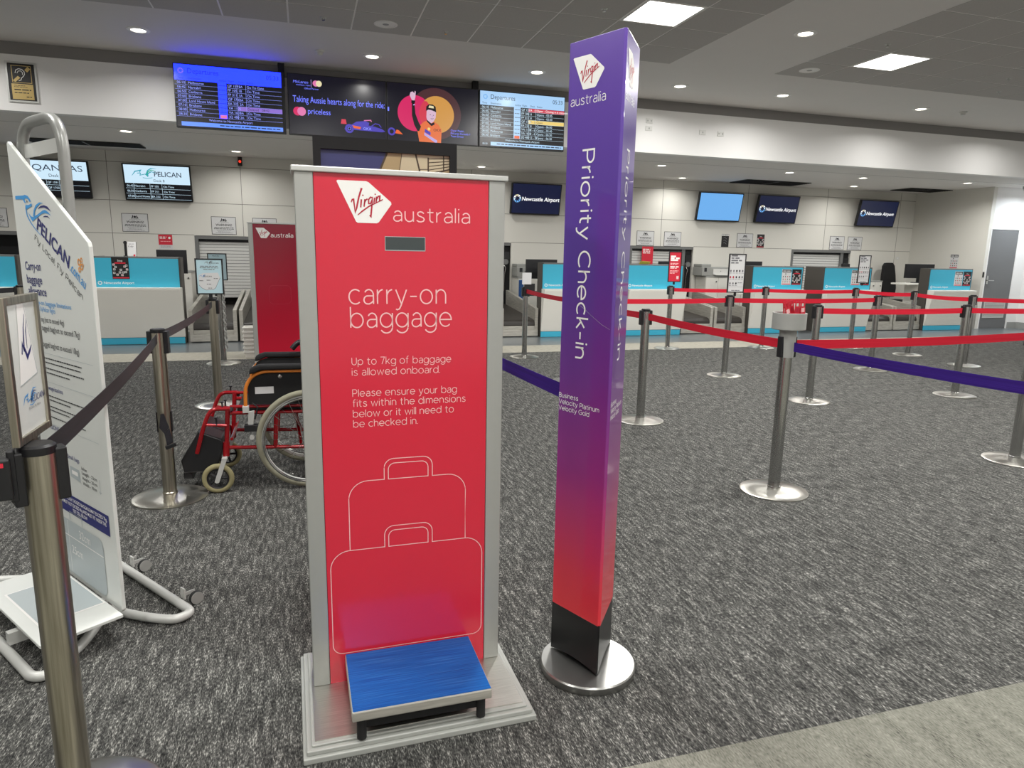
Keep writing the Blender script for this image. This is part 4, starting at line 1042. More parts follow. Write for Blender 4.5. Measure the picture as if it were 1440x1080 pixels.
# outlined suitcases
lw = .0024; k = B()
k.stroke(F, [(.127, .506), (.127, .680)] + arc(.187, .675, .060, PI, PI / 2, 8) + [(.239, .735), (.239, .773)] + arc(.269, .772, .030, PI, PI / 2, 6) + arc(.364, .772, .030, PI / 2, 0, 6) + [(.394, .735)] + arc(.445, .675, .060, PI / 2, 0, 8) + [(.505, .68), (.505, .506)], lw, h, 'pink_print')
k.stroke(F, [(.252, .735), (.252, .766)] + arc(.273, .766, .021, PI, PI / 2, 6) + arc(.359, .766, .021, PI / 2, 0, 6) + [(.380, .735)], lw, h, 'pink_print', True)
k.build('suitcase_outline', sp); k = B()
k.stroke(F, arc(.125, .446, .060, PI, PI / 2, 8) + [(.237, .506), (.237, .545)] + arc(.267, .546, .030, PI, PI / 2, 6) + arc(.363, .546, .030, PI / 2, 0, 6) + [(.393, .506)] + arc(.504, .446, .060, PI / 2, 0, 8) + arc(.533, .180, .031, 0, -PI / 2, 6) + arc(.096, .180, .031, -PI / 2, -PI, 6), lw, h, 'pink_print', True)
k.stroke(F, [(.250, .506), (.250, .540)] + arc(.271, .540, .021, PI, PI / 2, 6) + arc(.358, .540, .021, PI / 2, 0, 6) + [(.379, .506)], lw, h, 'pink_print', True)
k.build('suitcase_outline', sp)
k = B(); k.quad(F, .253, 1.451, .375, 1.493, .0010, 'pale_grey'); k.quad(F, .2545, 1.4535, .3735, 1.4915, .0014, 'glass_smoke'); k.build('display_window', sp, plabel='small dark display window')

t = thing('weighing_scale', 'low baggage scale with blue metal top at the foot of the red kiosk', 'scale', (.290, 1.952, .0465), math.radians(.6))
k = B(); k.box((-.208, -.153, .072), (.208, .150, .104), 'galv'); k.build('platform_frame', t, bevel=.004)
k = B(); k.box((-.205, -.150, .1042), (.205, .147, .1058), 'blue_plate'); k.build('top_plate', t, plabel='blue film covered metal top')
k = B(); k.box((-.17, -.125, .03), (.17, .125, .072), 'black_matt'); k.build('underframe', t)
for a in (-1, 1):
    for c in (-1, 1):
        k = B(); k.cyl((a * .18, c * .125, 0), (a * .18, c * .125, .072), .014, 'rubber', n=14); k.build('foot', t)

# ------------------------------------------------------------------ framed picture display behind the kiosk
t = thing('picture_display', 'black framed display with building picture standing behind the red kiosk', 'display stand', (.345, 3.0, 0))
w2, z0, z1 = .296, .62, 1.903
k = B()
k.box((-w2, 0, z1 - .05), (w2, .04, z1), 'black_matt'); k.box((-w2, 0, z0), (w2, .04, z0 + .05), 'black_matt'); k.box((-w2, 0, z0 + .05), (-w2 + .03, .04, z1 - .05), 'black_matt'); k.box((w2 - .03, 0, z0 + .05), (w2, .04, z1 - .05), 'black_matt'); k.box((-w2 + .03, .02, z0 + .05), (w2 - .03, .038, z1 - .05), 'black_matt')
k.build('frame', t)
F = Fr((-w2 + .03, .0195, z0 + .05)); pw, ph = 2 * w2 - .06, z1 - z0 - .10; k = B()
M['pic_blue'] = mat('picture_night_sky', '33366e', .35); M['pic_tan'] = mat('picture_tan_wall', 'b39c72', .4, noise=.05); M['pic_cream'] = mat('picture_cream_wall', 'd0c3a2', .4, noise=.05); M['pic_line'] = mat('picture_lines', '4a3a28', .5)
k.quad(F, 0, 0, pw, ph, 0, 'pic_blue'); T_ = ph
k.poly(F, [(.50 * pw, T_), (.62 * pw, T_), (.58 * pw, T_ - .14), (.56 * pw, T_ - .5), (.20 * pw, T_ - .5), (.40 * pw, T_ - .14)], .0006, 'pic_tan'); k.poly(F, [(.62 * pw, T_), (.72 * pw, T_), (.76 * pw, T_ - .07), (.70 * pw, T_ - .5), (.56 * pw, T_ - .5), (.58 * pw, T_ - .14)], .0007, 'pic_cream')
k.poly(F, [(.72 * pw, T_), (pw, T_), (pw, T_ - .5), (.70 * pw, T_ - .5), (.76 * pw, T_ - .07)], .0007, 'pic_cream'); k.poly(F, [(.83 * pw, T_ - .085), (pw, T_ - .055), (pw, T_ - .5), (.83 * pw, T_ - .5)], .0012, 'pic_tan')
k.stroke(F, [(.505 * pw, T_), (.40 * pw, T_ - .13), (.20 * pw, T_ - .5)], .008, .001, 'pic_line'); k.stroke(F, [(.62 * pw, T_), (.58 * pw, T_ - .14), (.56 * pw, T_ - .5)], .003, .001, 'pic_line'); k.stroke(F, [(.73 * pw, T_), (.76 * pw, T_ - .065), (.76 * pw, T_ - .12)], .007, .001, 'pic_line'); k.stroke(F, [(.76 * pw, T_ - .065), (.70 * pw, T_ - .11)], .004, .001, 'pic_line')
for i in range(5): k.stroke(F, [(.83 * pw, T_ - .016 - i * .015), (pw, T_ - .010 - i * .011)], .0035, .001, 'pic_line')
for i in range(4): k.stroke(F, [(.76 * pw, T_ - .060 - i * .013), (.83 * pw, T_ - .058 - i * .012)], .003, .001, 'pic_line')
k.stroke(F, [(.83 * pw, T_ - .01), (.83 * pw, T_ - .5)], .006, .0013, 'pic_line'); k.stroke(F, [(.955 * pw, T_), (.955 * pw, T_ - .06)], .005, .001, 'pic_line'); k.stroke(F, [(.83 * pw, T_ - .085), (pw, T_ - .055)], .004, .0014, 'pic_line')
k.build('picture', t)
k = B(); k.cyl((0, .06, .02), (0, .06, z0 + .3), .022, 'black'); k.box((-.03, .038, z0 + .1), (.03, .07, z0 + .3), 'black'); k.build('post', t)
k = B(); k.lathe((0, .06, 0), [(.20, 0), (.20, .012), (.03, .022)], 'black', 36); k.build('base', t)

# ------------------------------------------------------------------ three-sided priority pillar
PC = V((.923, 2.071, 0)); R3 = .239 / math.sqrt(3)
t = thing('pillar_sign', 'tall three-sided purple to red priority check-in pillar on a steel disc', 'pillar sign', PC)
cr = [V((R3 * math.cos(math.radians(a)), R3 * math.sin(math.radians(a)), 0)) for a in (144.1, 264.1, 24.1)]
def tri(sc, ch):
    out = []
    for i in range(3):
        p, a, b = cr[i] * sc, cr[i - 1] * sc, cr[(i + 1) % 3] * sc
        out += [p + (a - p).normalized() * ch, p + (b - p).normalized() * ch]
    return [(p.x, p.y) for p in out]
k = B(); k.prism(Fr((0, 0, 0), (1, 0, 0), (0, 1, 0)), tri(1, .010), .215, 2.093, 'sleeve'); slv = k.build('sleeve', t, plabel='corrugated sleeve fading from purple to red', bevel=.002)
F0 = [Fr(cr[i], cr[(i + 1) % 3] - cr[i]) for i in range(3)]
for F in F0:
    k = B()
    virgin(k, F, .028, 1.948, .130, .0008, 'white', 'darkred_print'); k.build('emblem', slv); k = B()
    k.mono(F, 'australia', .022, 1.905, 'white', .145, .0195, .0022, .0008); k.build('wordmark', slv); k = B()
    k.mono(F.sub(.080, 1.770, -PI / 2), 'Priority Check-in', 0, 0, 'white', .652, .0355, .0058, .0008); k.build('headline', slv); k = B()
    for s_, v, w_ in (('Business', .974, .088), ('Velocity Platinum', .952, .182), ('Velocity Gold', .930, .140)): k.mono(F, s_, .012, v, 'white', w_, .0108, .0018, .0008)
    k.build('lettering', slv)
k = B()
k.stroke(F0[0], [(.085, 1.292), (.10, 1.285), (.12, 1.275), (.14, 1.262)], [.0006, .001, .001, .0005], .0009, 'pale_grey'); k.stroke(F0[0], [(.14, 1.262), (.19, 1.235), (.225, 1.222)], [.0005, .0009, .0006], .0009, 'pale_grey')
k.build('scratches', slv)
k = B()
for i in range(3):
    F = Fr(cr[i] * .975, cr[(i + 1) % 3] - cr[i]); L = (cr[0] - cr[1]).length * .975
    k.prism(F, [(.004, .034), (.02, .038)] + [(L * j / 8, .036 + .012 * math.sin(PI * j / 8)) for j in range(1, 8)] + [(L - .02, .038), (L - .004, .034), (L - .004, .218), (.004, .218)], -.006, 0, 'gloss_black')
k.build('foot_panel', t, plabel='black foot panels')
k = B(); k.cyl((0, 0, .03), (0, 0, .30), .03, 'chrome'); k.build('core_tube', t)
k = B(); k.lathe((-.006, -.030, 0), [(.165, 0), (.168, .006), (.168, .026), (.164, .031), (.0001, .033)], 'disc_steel', 56); k.build('base_disc', t)

# ------------------------------------------------------------------ white airline baggage board at the left
BF = Fr((-.997, 3.089, 0), (.580, -.815, 0))
t = thing('baggage_board', 'white airline baggage board with slanted top on a grey tubular frame', 'sign board', (-.9, 2.93, 0))
k = B(); k.prism(BF, [(-.145, .115), (-.130, .100), (.502, .100), (.513, .112), (.520, 1.446), (.513, 1.461), (-.140, 1.838), (-.152, 1.832)], -.014, 0, 'offwhite'); bd = k.build('board', t, world=True, bevel=.003)
k = B(); h = .0012
def rt(s_, p0, p1, size, m, **a):
    d = V((p1[0] - p0[0], p1[1] - p0[1])); k.text(BF.sub(p0[0], p0[1], math.atan2(d.y, d.x)), s_, 0, 0, m, size=size, width=d.length, h=h, **a)
rt('PELICAN', (.070, 1.508), (.335, 1.368), .068, 'navy', off=.022); rt('.com.au', (.343, 1.362), (.460, 1.299), .055, 'sky_ink', off=.008); Q = BF.sub(.037, 1.468, math.atan2(-.206, .390)); k.mono(Q, 'Fly Local, Fly Pelican', 0, 0, 'ink', .441, .0155, .0028, h)
# the bird
k.poly(BF, [(-0.117, 1.633), (-0.118, 1.62), (-0.043, 1.618), (-0.024, 1.604), (-0.012, 1.604), (-0.025, 1.618), (-0.006, 1.621), (0.015, 1.617), (0.024, 1.607), (0.041, 1.607), (0.031, 1.618), (0.013, 1.629), (-0.014, 1.634), (-0.033, 1.632)], h, 'sky_ink'); k.disc(BF, .002, 1.609, .0045, h + .0004, 'ink', 10)
k.poly(BF, [(-0.014, 1.599), (-0.007, 1.596), (0.018, 1.596), (0.045, 1.601), (0.047, 1.591), (0.018, 1.586), (-0.006, 1.581), (-0.018, 1.58), (-0.023, 1.589)], h, 'sky_ink')
k.stroke(BF, [(-0.018, 1.585), (-0.013, 1.558), (0.016, 1.531), (0.058, 1.506), (0.105, 1.483)], [.011, .008, .006, .004, .002], h, 'sky_ink')
k.poly(BF, [(0.0, 1.569), (0.026, 1.554), (0.047, 1.551), (0.098, 1.56), (0.149, 1.573), (0.172, 1.574), (0.198, 1.566), (0.223, 1.552), (0.194, 1.56), (0.163, 1.563), (0.133, 1.56), (0.082, 1.547), (0.036, 1.535), (0.019, 1.549)], h, 'sky_ink')
k.poly(BF, [(0.048, 1.554), (0.06, 1.576), (0.084, 1.593), (0.122, 1.602), (0.159, 1.599), (0.126, 1.596), (0.094, 1.586), (0.071, 1.572), (0.063, 1.552)], h, 'sky_ink')
k.poly(BF, [(0.097, 1.578), (0.13, 1.589), (0.166, 1.591), (0.198, 1.585), (0.228, 1.566), (0.196, 1.576), (0.163, 1.583), (0.131, 1.583)], h, 'navy'); k.poly(BF, [(0.142, 1.549), (0.166, 1.554), (0.189, 1.552), (0.21, 1.543), (0.182, 1.549)], h, 'navy')
k.build('bird_logo', bd, world=True); k = B()
for i, (s_, v, e) in enumerate((('Carry-on', 1.352, .066), ('baggage', 1.301, .063), ('allowance', 1.257, .091))): k.text(BF, s_, -.094 + .003 * i, v, 'navy', size=.047, width=e + .094, h=h, off=.008)
# orange badge
for a, c, r in ((.430, 1.392, .013), (.452, 1.400, .009), (.448, 1.376, .012), (.428, 1.366, .010), (.460, 1.382, .007)): k.ring(BF, a, c, r * .5, r, h, 'orange_ink', 14)
def line(s_, v, u0, u1, size, m='ink'): k.text(BF, s_, u0, v, m, size=size, width=u1 - u0, h=h)
line('All carry-on baggage limitations', 1.221, -.094, .321, .026, 'sky_ink'); line('apply on all FlyPelican flights', 1.196, -.094, .165, .026, 'sky_ink')
line('One cabin bag (not to exceed 4kg)', 1.156, -.094, .238, .030); line('A green tagged bag(not to exceed 7kg)', 1.122, -.094, .373, .032); line('A green tagged bag(not to exceed 10kg)', 1.058, -.094, .351, .032)
for v, u1 in ((1.032, .466), (.916, .452), (.742, .45)): k.quad(BF, -.094, v, u1, v + .0015, h, 'pale_grey')
for i, (v, e) in enumerate(((1.010, .36), (.993, .35), (.970, .37), (.952, .24), (.858, .40), (.842, .22), (.815, .33), (.800, .20), (.772, .34))): k.bars(BF, -.094, e, v, .0045, 'ink', h, i)
line('Green stowage/stations', .885, -.094, .155, .026, 'navy'); line('DIMENSIONS', .722, -.094, .075, .026, 'navy'); line('Small bags', .628, .135, .247, .026, 'navy')
for s_, v, e in (('below:', .606, .312), ('Length - 23cm', .588, .398), ('Height - 20cm', .567, .395), ('Width - 10cm', .546, .388)): line(s_, v, .262, e, .019)
k.quad(BF, .02, .500, .055, .660, h, 'pale_grey'); k.poly(BF, [(.146, .555), (.150, .600), (.235, .598), (.241, .550)], h, 'pale_grey'); k.stroke(BF, [(.165, .578), (.222, .577)], .016, h + .0004, 'white'); k.ring(BF, .085, .575, .012, .016, h, 'pale_grey', 14); k.stroke(BF, [(.42, .60), (.42, .545), (.41, .553), (.42, .545), (.43, .553)], .003, h, 'pale_grey')
k.build('lettering', bd, world=True); k = B()
k.quad(BF, -.135, .390, .470, .472, h, 'navy')
for s_, v, u0, u1 in (('COMBINED PIECE OF YOUR TAGGED BAGGAGE MAY EXCEED 7kg.', .446, -.10, .455), ('HAND BAGGAGE MUST NOT EXCEED 4kg AND MUST FIT INSIDE THE', .424, -.10, .445), ('TEST CELL BELOW', .402, .13, .27)): k.text(BF, s_, u0, v, 'white', size=.020, width=u1 - u0, h=h + .0004, off=.008)
k.build('printed_band', bd, world=True); k = B()
k.poly(BF, round_rect(-.09, .118, .395, .355, .04), h, 'pale_grey'); k.stroke(BF, [(-.085, .285), (.390, .285)], .004, h + .0005, 'white'); k.stroke(BF, [(.06, .125), (.06, .35)], .003, h + .0005, 'white'); k.stroke(BF, [(.09, .358), (.09, .395), (.21, .395), (.21, .358)], .005, h, 'pale_grey')
k.text(BF, '32cm', .17, .300, 'white', size=.05, h=h + .0005); k.text(BF, '25cm', .08, .215, 'white', size=.05, h=h + .0005)
k.build('suitcase_print', bd, world=True)
def bp(u, hh, z): return BF.p(u, z, hh)
k = B()
k.tube(fillet([bp(-.11, -.040, .03), bp(-.115, -.040, 1.90), bp(.28, -.040, 1.90), bp(.28, -.040, .03)], .13, 8), .0195, 'tube_grey', 14); k.build('upright_frame', t, world=True, plabel='grey tubular upright loop')
k = B(); k.fbox(BF, -.10, 1.775, .265, 1.825, -.043, -.037, 'alu_light'); k.build('cross_plate', t, world=True)
cu = .085
rear = [(.28, -.045), (.36, -.058), (.48, -.105), (.575, -.165), (.565, -.235), (.48, -.235)]
k = B()
pts = [bp(a, c, .022) for a, c in rear] + [bp(2 * cu - a, c, .022) for a, c in rear[::-1]]
k.tube(fillet(pts, .06, 4), .0175, 'alu_light', 12); k.build('rear_foot_tube', t, world=True)
k = B()
fr_ = [(.28, -.035), (.40, .06), (.49, .143), (.590, .290), (.560, .318), (.40, .317)]
pts = [bp(a, c, .020) for a, c in fr_] + [bp(2 * cu - a, c, .020) for a, c in fr_[::-1]]
k.tube(fillet(pts, .05, 4), .0175, 'alu_light', 12); k.build('front_foot_tube', t, world=True)
SF = Fr(BF.p(0, .1, 0), BF.u, BF.n)
k = B(); k.prism(SF, [(-.09, .012), (.548, .012), (.556, .276), (.548, .282), (-.085, .282), (-.09, .27)], -.012, 0, 'offwhite'); sh = k.build('shelf', t, world=True, bevel=.002, plabel='low white shelf with pale grey rectangle')
SFd = Fr(SF.o, SF.u, SF.v); sg = -1 if SF.n.z < 0 else 1
k = B(); hh = .0012 if sg > 0 else -.0132
k.quad(SF, .055, .018, .410, .240, hh, 'white'); k.quad(SF, .062, .022, .402, .233, hh + sg * .0005, 'pale_grey'); k.build('printed_rectangle', sh, world=True)
k = B()
for a in (-.06, .30): k.fbox(BF, a, .040, a + .03, .085, -.02, .31, 'alu_light')
k.build('shelf_bracket', t, world=True)
for a in (.45, -.01):
    k = B(); k.fbox(BF, a - .02, .03, a + .012, .075, -.262, -.256, 'alu_light'); k.fbox(BF, a - .012, .035, a - .008, .05, -.31, -.256, 'alu_light'); c = k.build('caster', t, world=True)
    k = B(); p = bp(a + .02, -.300, .026); k.cyl(p - BF.u * .011, p + BF.u * .011, .026, 'plastic_grey', n=18); k.lathe(p - BF.u * .009, [(.0265, 0), (.028, .003), (.028, .015), (.0265, .018)], 'rubber', 18, BF.u); k.build('wheel', c, world=True)

# ------------------------------------------------------------------ belt barrier posts
def make_post(kind, label, loc, group):
    t = thing('barrier_post', label, 'barrier post', loc, 0, group)
    pm = 'steel' if kind == 'steel' else 'chrome'
    r = .037
    k = B(); k.lathe((0, 0, 0), [(.207, 0), (.207, .007), (.198, .011), (.12, .019), (.055, .027), (.040, .029), (.0001, .029)], 'disc', 56); k.build('base', t)
    k = B(); k.cyl((0, 0, .028), (0, 0, .977), r, pm, n=32); k.lathe((0, 0, .028), [(r + .0035, 0), (r + .0035, .010), (r + .0005, .013)], pm, 28, cap=False); k.build('pole', t)
    k = B(); k.lathe((0, 0, .975), [(r + .001, 0), (r + .002, .004), (r + .002, .018), (r - .004, .023), (.0001, .024)], 'black', 28); k.build('cap', t)
    for a in (0, PI / 2, PI):
        k = B(); F = Fr((r * .8 * math.cos(a), r * .8 * math.sin(a), 0), (-math.sin(a), math.cos(a), 0))
        F = Fr(F.o, F.u, (0, 0, 1)); s_ = 1 if F.n.dot(V((math.cos(a), math.sin(a), 0))) > 0 else -1
        k.fbox(F, -.021, .858, .021, .985, 0 if s_ > 0 else -.026, .026 if s_ > 0 else 0, 'black'); k.build('belt_clip', t, bevel=.004)
    return t
G1 = 'posts of the belt queue'
p0 = make_post('chrome', 'polished post in the right middle ground with red belts, nearest right of the pillar', (2.833, 5.389, 0), G1)
for (x, y), l in (((2.80, 3.49), 'polished post under the grey cup of red tags, joined by red and violet belts'), ((4.97, 7.31), 'polished post carrying the nearest white sign'), ((2.955, 9.21), 'polished post with a small white card between red kiosk and pillar'),
                  ((5.51, 9.70), 'polished post carrying the red sign at the back'), ((4.96, 5.77), 'polished post starting the middle red belt, right behind the cup post'), ((6.82, 5.69), 'polished post at right crossed by the violet belt, nearer of two overlapping'),
                  ((8.933, 7.376), 'polished post just behind the right overlapping one, before the grey door'), ((7.23, 7.32), 'polished post ending the rear red belt, crossed by the violet belt'), ((9.0, 8.41), 'polished post in front of the white staff table'),
                  ((8.70, 9.285), 'polished post carrying the farthest white sign'), ((7.14, 9.53), 'polished post before the desk with two notices, at the back'), ((5.02, 3.63), 'polished post at the right picture edge, only its base disc in view'),
                  ((2.9, 7.3), 'polished post hidden behind the left edge of the purple pillar')):
    dup(p0, (x, y, 0), 0, l, G1)
# posts that hold the ends of belts outside or behind the view
for (x, y), l in (((3.06, 1.62), 'polished post holding the far end of the violet belt, right of the view'), ((.80, 4.9), 'polished post hidden behind the red kiosk'), ((10.9, 6.7), 'polished post right of the view, end of the rear belt'), ((9.0, 5.62), 'polished post right of the view, end of the middle belt')):
    dup(p0, (x, y, 0), 0, l, G1)
G2 = 'brushed posts at the left'
p1 = make_post('steel', 'brushed steel post close to the viewer at the left edge', (-.61, 1.78, 0), G2)
p1.rotation_euler.z = .5
dup(p1, (-.806, 4.25, 0), -.1, 'brushed steel post with a loose strap, beside the wheelchair', G2)
dup(p1, (-.815, 6.78, 0), -.1, 'brushed steel post under the pale map sign', G2)
dup(p1, (-3.07, 9.0, 0), .4, 'brushed steel post far behind the white board at the left edge', G2)
dup(p1, (-4.75, 7.9, 0), .2, 'brushed steel post left of the view', G2)
dup(p0, (-1.03, 9.33, 0), 0, 'polished post with hanging twisted cord behind the map sign', G1)
# near post: spare cassette with red catch on the left
t = thing('belt_cassette', 'black belt cassette with red catch clipped on the nearest steel post', 'cassette', (-.668, 1.74, .885)); t.rotation_euler.z = .25
k = B(); k.box((-.018, -.03, 0), (.018, .012, .095), 'black'); k.box((.010, -.012, -.012), (.026, .012, .11), 'black'); k.build('housing', t, bevel=.004); k = B(); k.box((-.006, -.0315, .078), (.006, -.0295, .088), 'paper_red'); k.build('catch', t, plabel='red catch')

# belts
def belt(a, c, z0, z1, m, label, group, sag=.012, w=.05, n=14, ra=.055, rb=.055):
    a, c = V((a[0], a[1], z0)), V((c[0], c[1], z1)); d = (c - a); d.z = 0; d.normalize()
    a, c = a + d * ra, c - d * rb
    nn = V((-d.y, d.x, 0)) * .0008; vs = []; fs = []
    for i in range(n + 1):
        s_ = i / n; p = a.lerp(c, s_); p.z -= sag * 4 * s_ * (1 - s_)
        vs += [p + nn, p - nn, p - nn - V((0, 0, w)), p + nn - V((0, 0, w))]
    for i in range(n):
        q = 4 * i
        fs += [(q + 0, q + 1, q + 5, q + 4), (q + 1, q + 2, q + 6, q + 5), (q + 2, q + 3, q + 7, q + 6), (q + 3, q, q + 4, q + 7)]
    fs += [(0, 3, 2, 1), (4 * n, 4 * n + 1, 4 * n + 2, 4 * n + 3)]
    k = B(); k.add(vs, fs, m); return k.build('barrier_belt', label=label, cat='barrier belt', group=group)
GR, GP, GB = 'red queue belts', 'violet queue belts', 'black queue belts'
def rb(a, c, label, **q): belt(a, c, .962, .962, 'tape_red', label, GR, w=.056, **q)
rb((2.955, 9.21), (2.9, 7.3), 'red belt from the small card post to the left edge of the pillar'); rb((2.9, 7.3), (2.833, 5.389), 'short red belt emerging right of the pillar to the nearest polished post')
rb((2.833, 5.389), (2.80, 3.49), 'red belt sloping down to the cup of tags'); rb((2.9, 7.3), (4.97, 7.31), 'red belt from behind the pillar to the nearest white sign'); rb((4.97, 7.31), (7.23, 7.32), 'red belt from the nearest white sign rightwards, passing above the cup')
rb((5.51, 9.70), (7.14, 9.53), 'rearmost red belt right of the red sign'); rb((7.14, 9.53), (8.70, 9.285), 'rearmost red belt ending at the farthest white sign'); rb((8.70, 9.285), (9.0, 8.41), 'red belt from the farthest white sign towards the staff table'); rb((9.0, 8.41), (8.933, 7.376), 'red belt crossing in front of the desk nearest the door')
rb((8.933, 7.376), (10.9, 6.7), 'red belt crossing in front of the grey door, upper of two'); rb((4.96, 5.77), (6.82, 5.69), 'red belt right of the cup ending at the overlapping posts'); rb((6.82, 5.69), (9.0, 5.62), 'red belt crossing in front of the grey door, lower of two'); rb((2.80, 3.49), (5.02, 3.63), 'broad red belt just above the violet belt at right')
belt((2.80, 3.49), (3.06, 1.62), .955, .955, 'tape_purple', 'violet belt from the cup of tags to the right picture edge', GP, .015, .056); belt((.80, 4.9), (.905, 2.13), .965, .985, 'tape_purple', 'violet belt between the red kiosk and the purple pillar', GP, .01, .056, rb=.0)
belt((-.61, 1.78), (-.806, 4.25), .985, .975, 'tape_black', 'black belt from the nearest steel post to the loose strap post', GB, .02, .055); belt((-.806, 4.25), (-.815, 6.78), .975, .975, 'tape_black', 'black belt from the loose strap post to the map sign post', GB, .02, .055); belt((-3.07, 9.0), (-4.75, 7.9), .975, .96, 'tape_black', 'black belt far behind the white board at the left edge', GB, .02, .055)
# loose strap
t = thing('loose_strap', 'loose black strap and buckle hanging on the post beside the wheelchair', 'strap', (-.806, 4.205, .2))
F = Fr((-.806, 4.206, 0)); k = B(); k.poly(F, [(-.010, .515), (.008, .515), (.030, .435), (.002, .400), (-.022, .435)], .004, 'tape_black'); k.poly(F, [(.002, .400), (.030, .432), (.046, .345), (.012, .328)], .003, 'tape_black'); k.build('webbing', t, world=True); k = B(); k.fbox(F.sub(.030, .325, .35), -.028, -.012, .030, .010, -.002, .012, 'black'); k.build('buckle', t, world=True, bevel=.003)
k = B(); k.box((-.847, 4.235, .40), (-.840, 4.265, .52), 'black'); k.box((-.772, 4.235, .40), (-.765, 4.265, .52), 'black'); k.build('side_clip', t, world=True, bevel=.003)
# twisted cord
t = thing('twisted_cord', 'twisted grey cord hanging down the post behind the map sign', 'cord', (-.985, 9.30, .1)); k = B()
for ph in (0, PI): k.tube([(-.985 + .012 * math.cos(a * .9 + ph), 9.285 + .012 * math.sin(a * .9 + ph), .95 - a * .016) for a in range(48)], .009, 'plastic_grey' if ph else 'alu_light', 6)
k.build('strands', t, world=True)

# signs on the posts
def post_sign(o, u, w, h_, label, kind, fm='black', bw=.012):
    F = Fr(o, u); t = thing('sign_holder', label, 'sign holder', (F.p(w / 2, 0, 0)), 0, 'sign holders on barrier posts')
    k = B()
    for a, c, d, e in ((0, 0, bw, h_), (w - bw, 0, w, h_), (bw, 0, w - bw, bw), (bw, h_ - bw, w - bw, h_)): k.fbox(F, a, c, d, e, -.014, .002, fm)
    k.fbox(F, bw, bw, w - bw, h_ - bw, -.012, -.006, fm); k.fbox(F, w / 2 - .015, -.04, w / 2 + .015, .0, -.014, -.002, fm)
    k.build('frame', t, world=True, bevel=.0015)
    k = B(); base = {'map': 'paper_blue', 'red': 'paper_red', 'white': 'paper', 'bird': 'offwhite', 'blue': 'paper_blue'}[kind]
    k.quad(F, bw, bw, w - bw, h_ - bw, -.004, base); sh = k.build('sheet', t, world=True); k = B()
    if kind == 'map':
        logo_bird(k, F, .08, h_ - .045, .05, -.003, 'grey_ink', 'ink'); k.text(F, 'PELICAN', .13, h_ - .047, 'ink', size=.018, h=-.003)
        for i, q in enumerate((.9, .95, .6)): k.bars(F, w / 2 - .08 * q, w / 2 + .08 * q, h_ - .072 - i * .014, .006, 'grey_ink', -.003, i)
        k.poly(F, [(.025, .17), (.06, .19), (w - .045, .195), (w - .028, .15), (w - .045, .115), (w - .07, .06), (w - .09, .045), (.08, .04), (.045, .06), (.025, .085)], -.0033, 'paper'); k.stroke(F, [(w - .028, .15), (w - .045, .115), (w - .07, .06), (w - .09, .045), (.08, .04), (.045, .06), (.025, .085)], .003, -.003, 'grey_ink')
        logo_bird(k, F, .03, .157, .04, -.0028, 'sky_ink', 'navy'); k.text(F, 'PELICAN', .065, .155, 'ink', size=.018, h=-.0028, off=.01)
        for i, (a, c) in enumerate(((.09, .125), (.09, .09), (.03, .12), (.15, .14), (.10, .055))): k.bars(F, a, a + .035, c, .005, 'ink', -.0028, i)
    elif kind == 'blue':
        k.text(F, 'PELICAN', .06, h_ - .04, 'ink', size=.02, h=-.003)
        for i in range(9): k.bars(F, .03, w - .03, h_ - .075 - i * .024, .007, 'grey_ink', -.003, i, .8)
    elif kind == 'red':
        for i, (v, tt, q) in enumerate(((.81, .026, .55), (.75, .026, .95), (.69, .026, .8), (.60, .011, .9), (.56, .011, .8), (.48, .018, .9), (.44, .014, .7), (.36, .010, .9), (.32, .010, .8), (.28, .010, .5))): k.bars(F, .03, w - .03, h_ * v, tt, 'white' if i in (0, 1, 2, 5) else 'pink_print', -.003, i, q)
        k.quad(F, w - .075, .045, w - .035, .095, -.003, 'pink_print'); k.disc(F, w - .055, .07, .014, -.0025, 'paper', 10)
    elif kind == 'white':
        for i, (v, q) in enumerate(((.93, .5), (.87, .6), (.81, .8), (.75, .55))): k.bars(F, .03, w - .02, h_ * v, .016, 'grey_ink', -.003, i, q)
        for j, cols in enumerate((('grey_ink', 'grey_ink', 'ink', 'ink', 'grey_ink'), ('darkred_print', 'darkred_print', 'ink', 'ink', 'grey_ink'), ('grey_ink', 'grey_ink', 'ink'))):
            for i, c in enumerate(cols): k.disc(F, .035 + i * .041, h_ * (.56 - .16 * j), .011, -.003, c, 8, .014); k.bars(F, .022 + i * .041, .05 + i * .041, h_ * (.50 - .16 * j), .005, 'grey_ink', -.003, i + j)
        k.bars(F, .14, w - .03, h_ * .25, .006, 'grey_ink', -.003, 5); k.quad(F, .02, h_ * .145, w - .02, h_ * .149, -.003, 'grey_ink'); k.bars(F, .06, w - .06, h_ * .05, .008, 'grey_ink', -.003, 6)
    else:
        k.poly(F, [(.055, .13), (.165, .145), (.155, .20), (.125, .325), (.085, .325), (.07, .20)], -.0033, 'white'); k.stroke(F, [(.055, .13), (.165, .145), (.15, .20), (.12, .325)], .002, -.003, 'pale_grey')
        k.stroke(F, [(.122, .29), (.108, .26), (.10, .215), (.115, .19), (.135, .205), (.145, .215)], [.002, .005, .008, .010, .008, .002], -.003, 'navy'); k.stroke(F, [(.132, .28), (.120, .25), (.118, .21)], [.001, .005, .002], -.003, 'navy'); k.stroke(F, [(.085, .20), (.092, .225), (.10, .205)], .006, -.003, 'navy')
        logo_bird(k, F, .06, .085, .06, -.003, 'sky_ink', 'navy'); k.text(F, 'PELICAN', .105, .082, 'navy', size=.022, h=-.003, shear=.2); k.text(F, 'Fly Local, Fly Pelican', .09, .068, 'grey_ink', size=.009, h=-.003)
    k.build('print', sh, world=True)
    return t
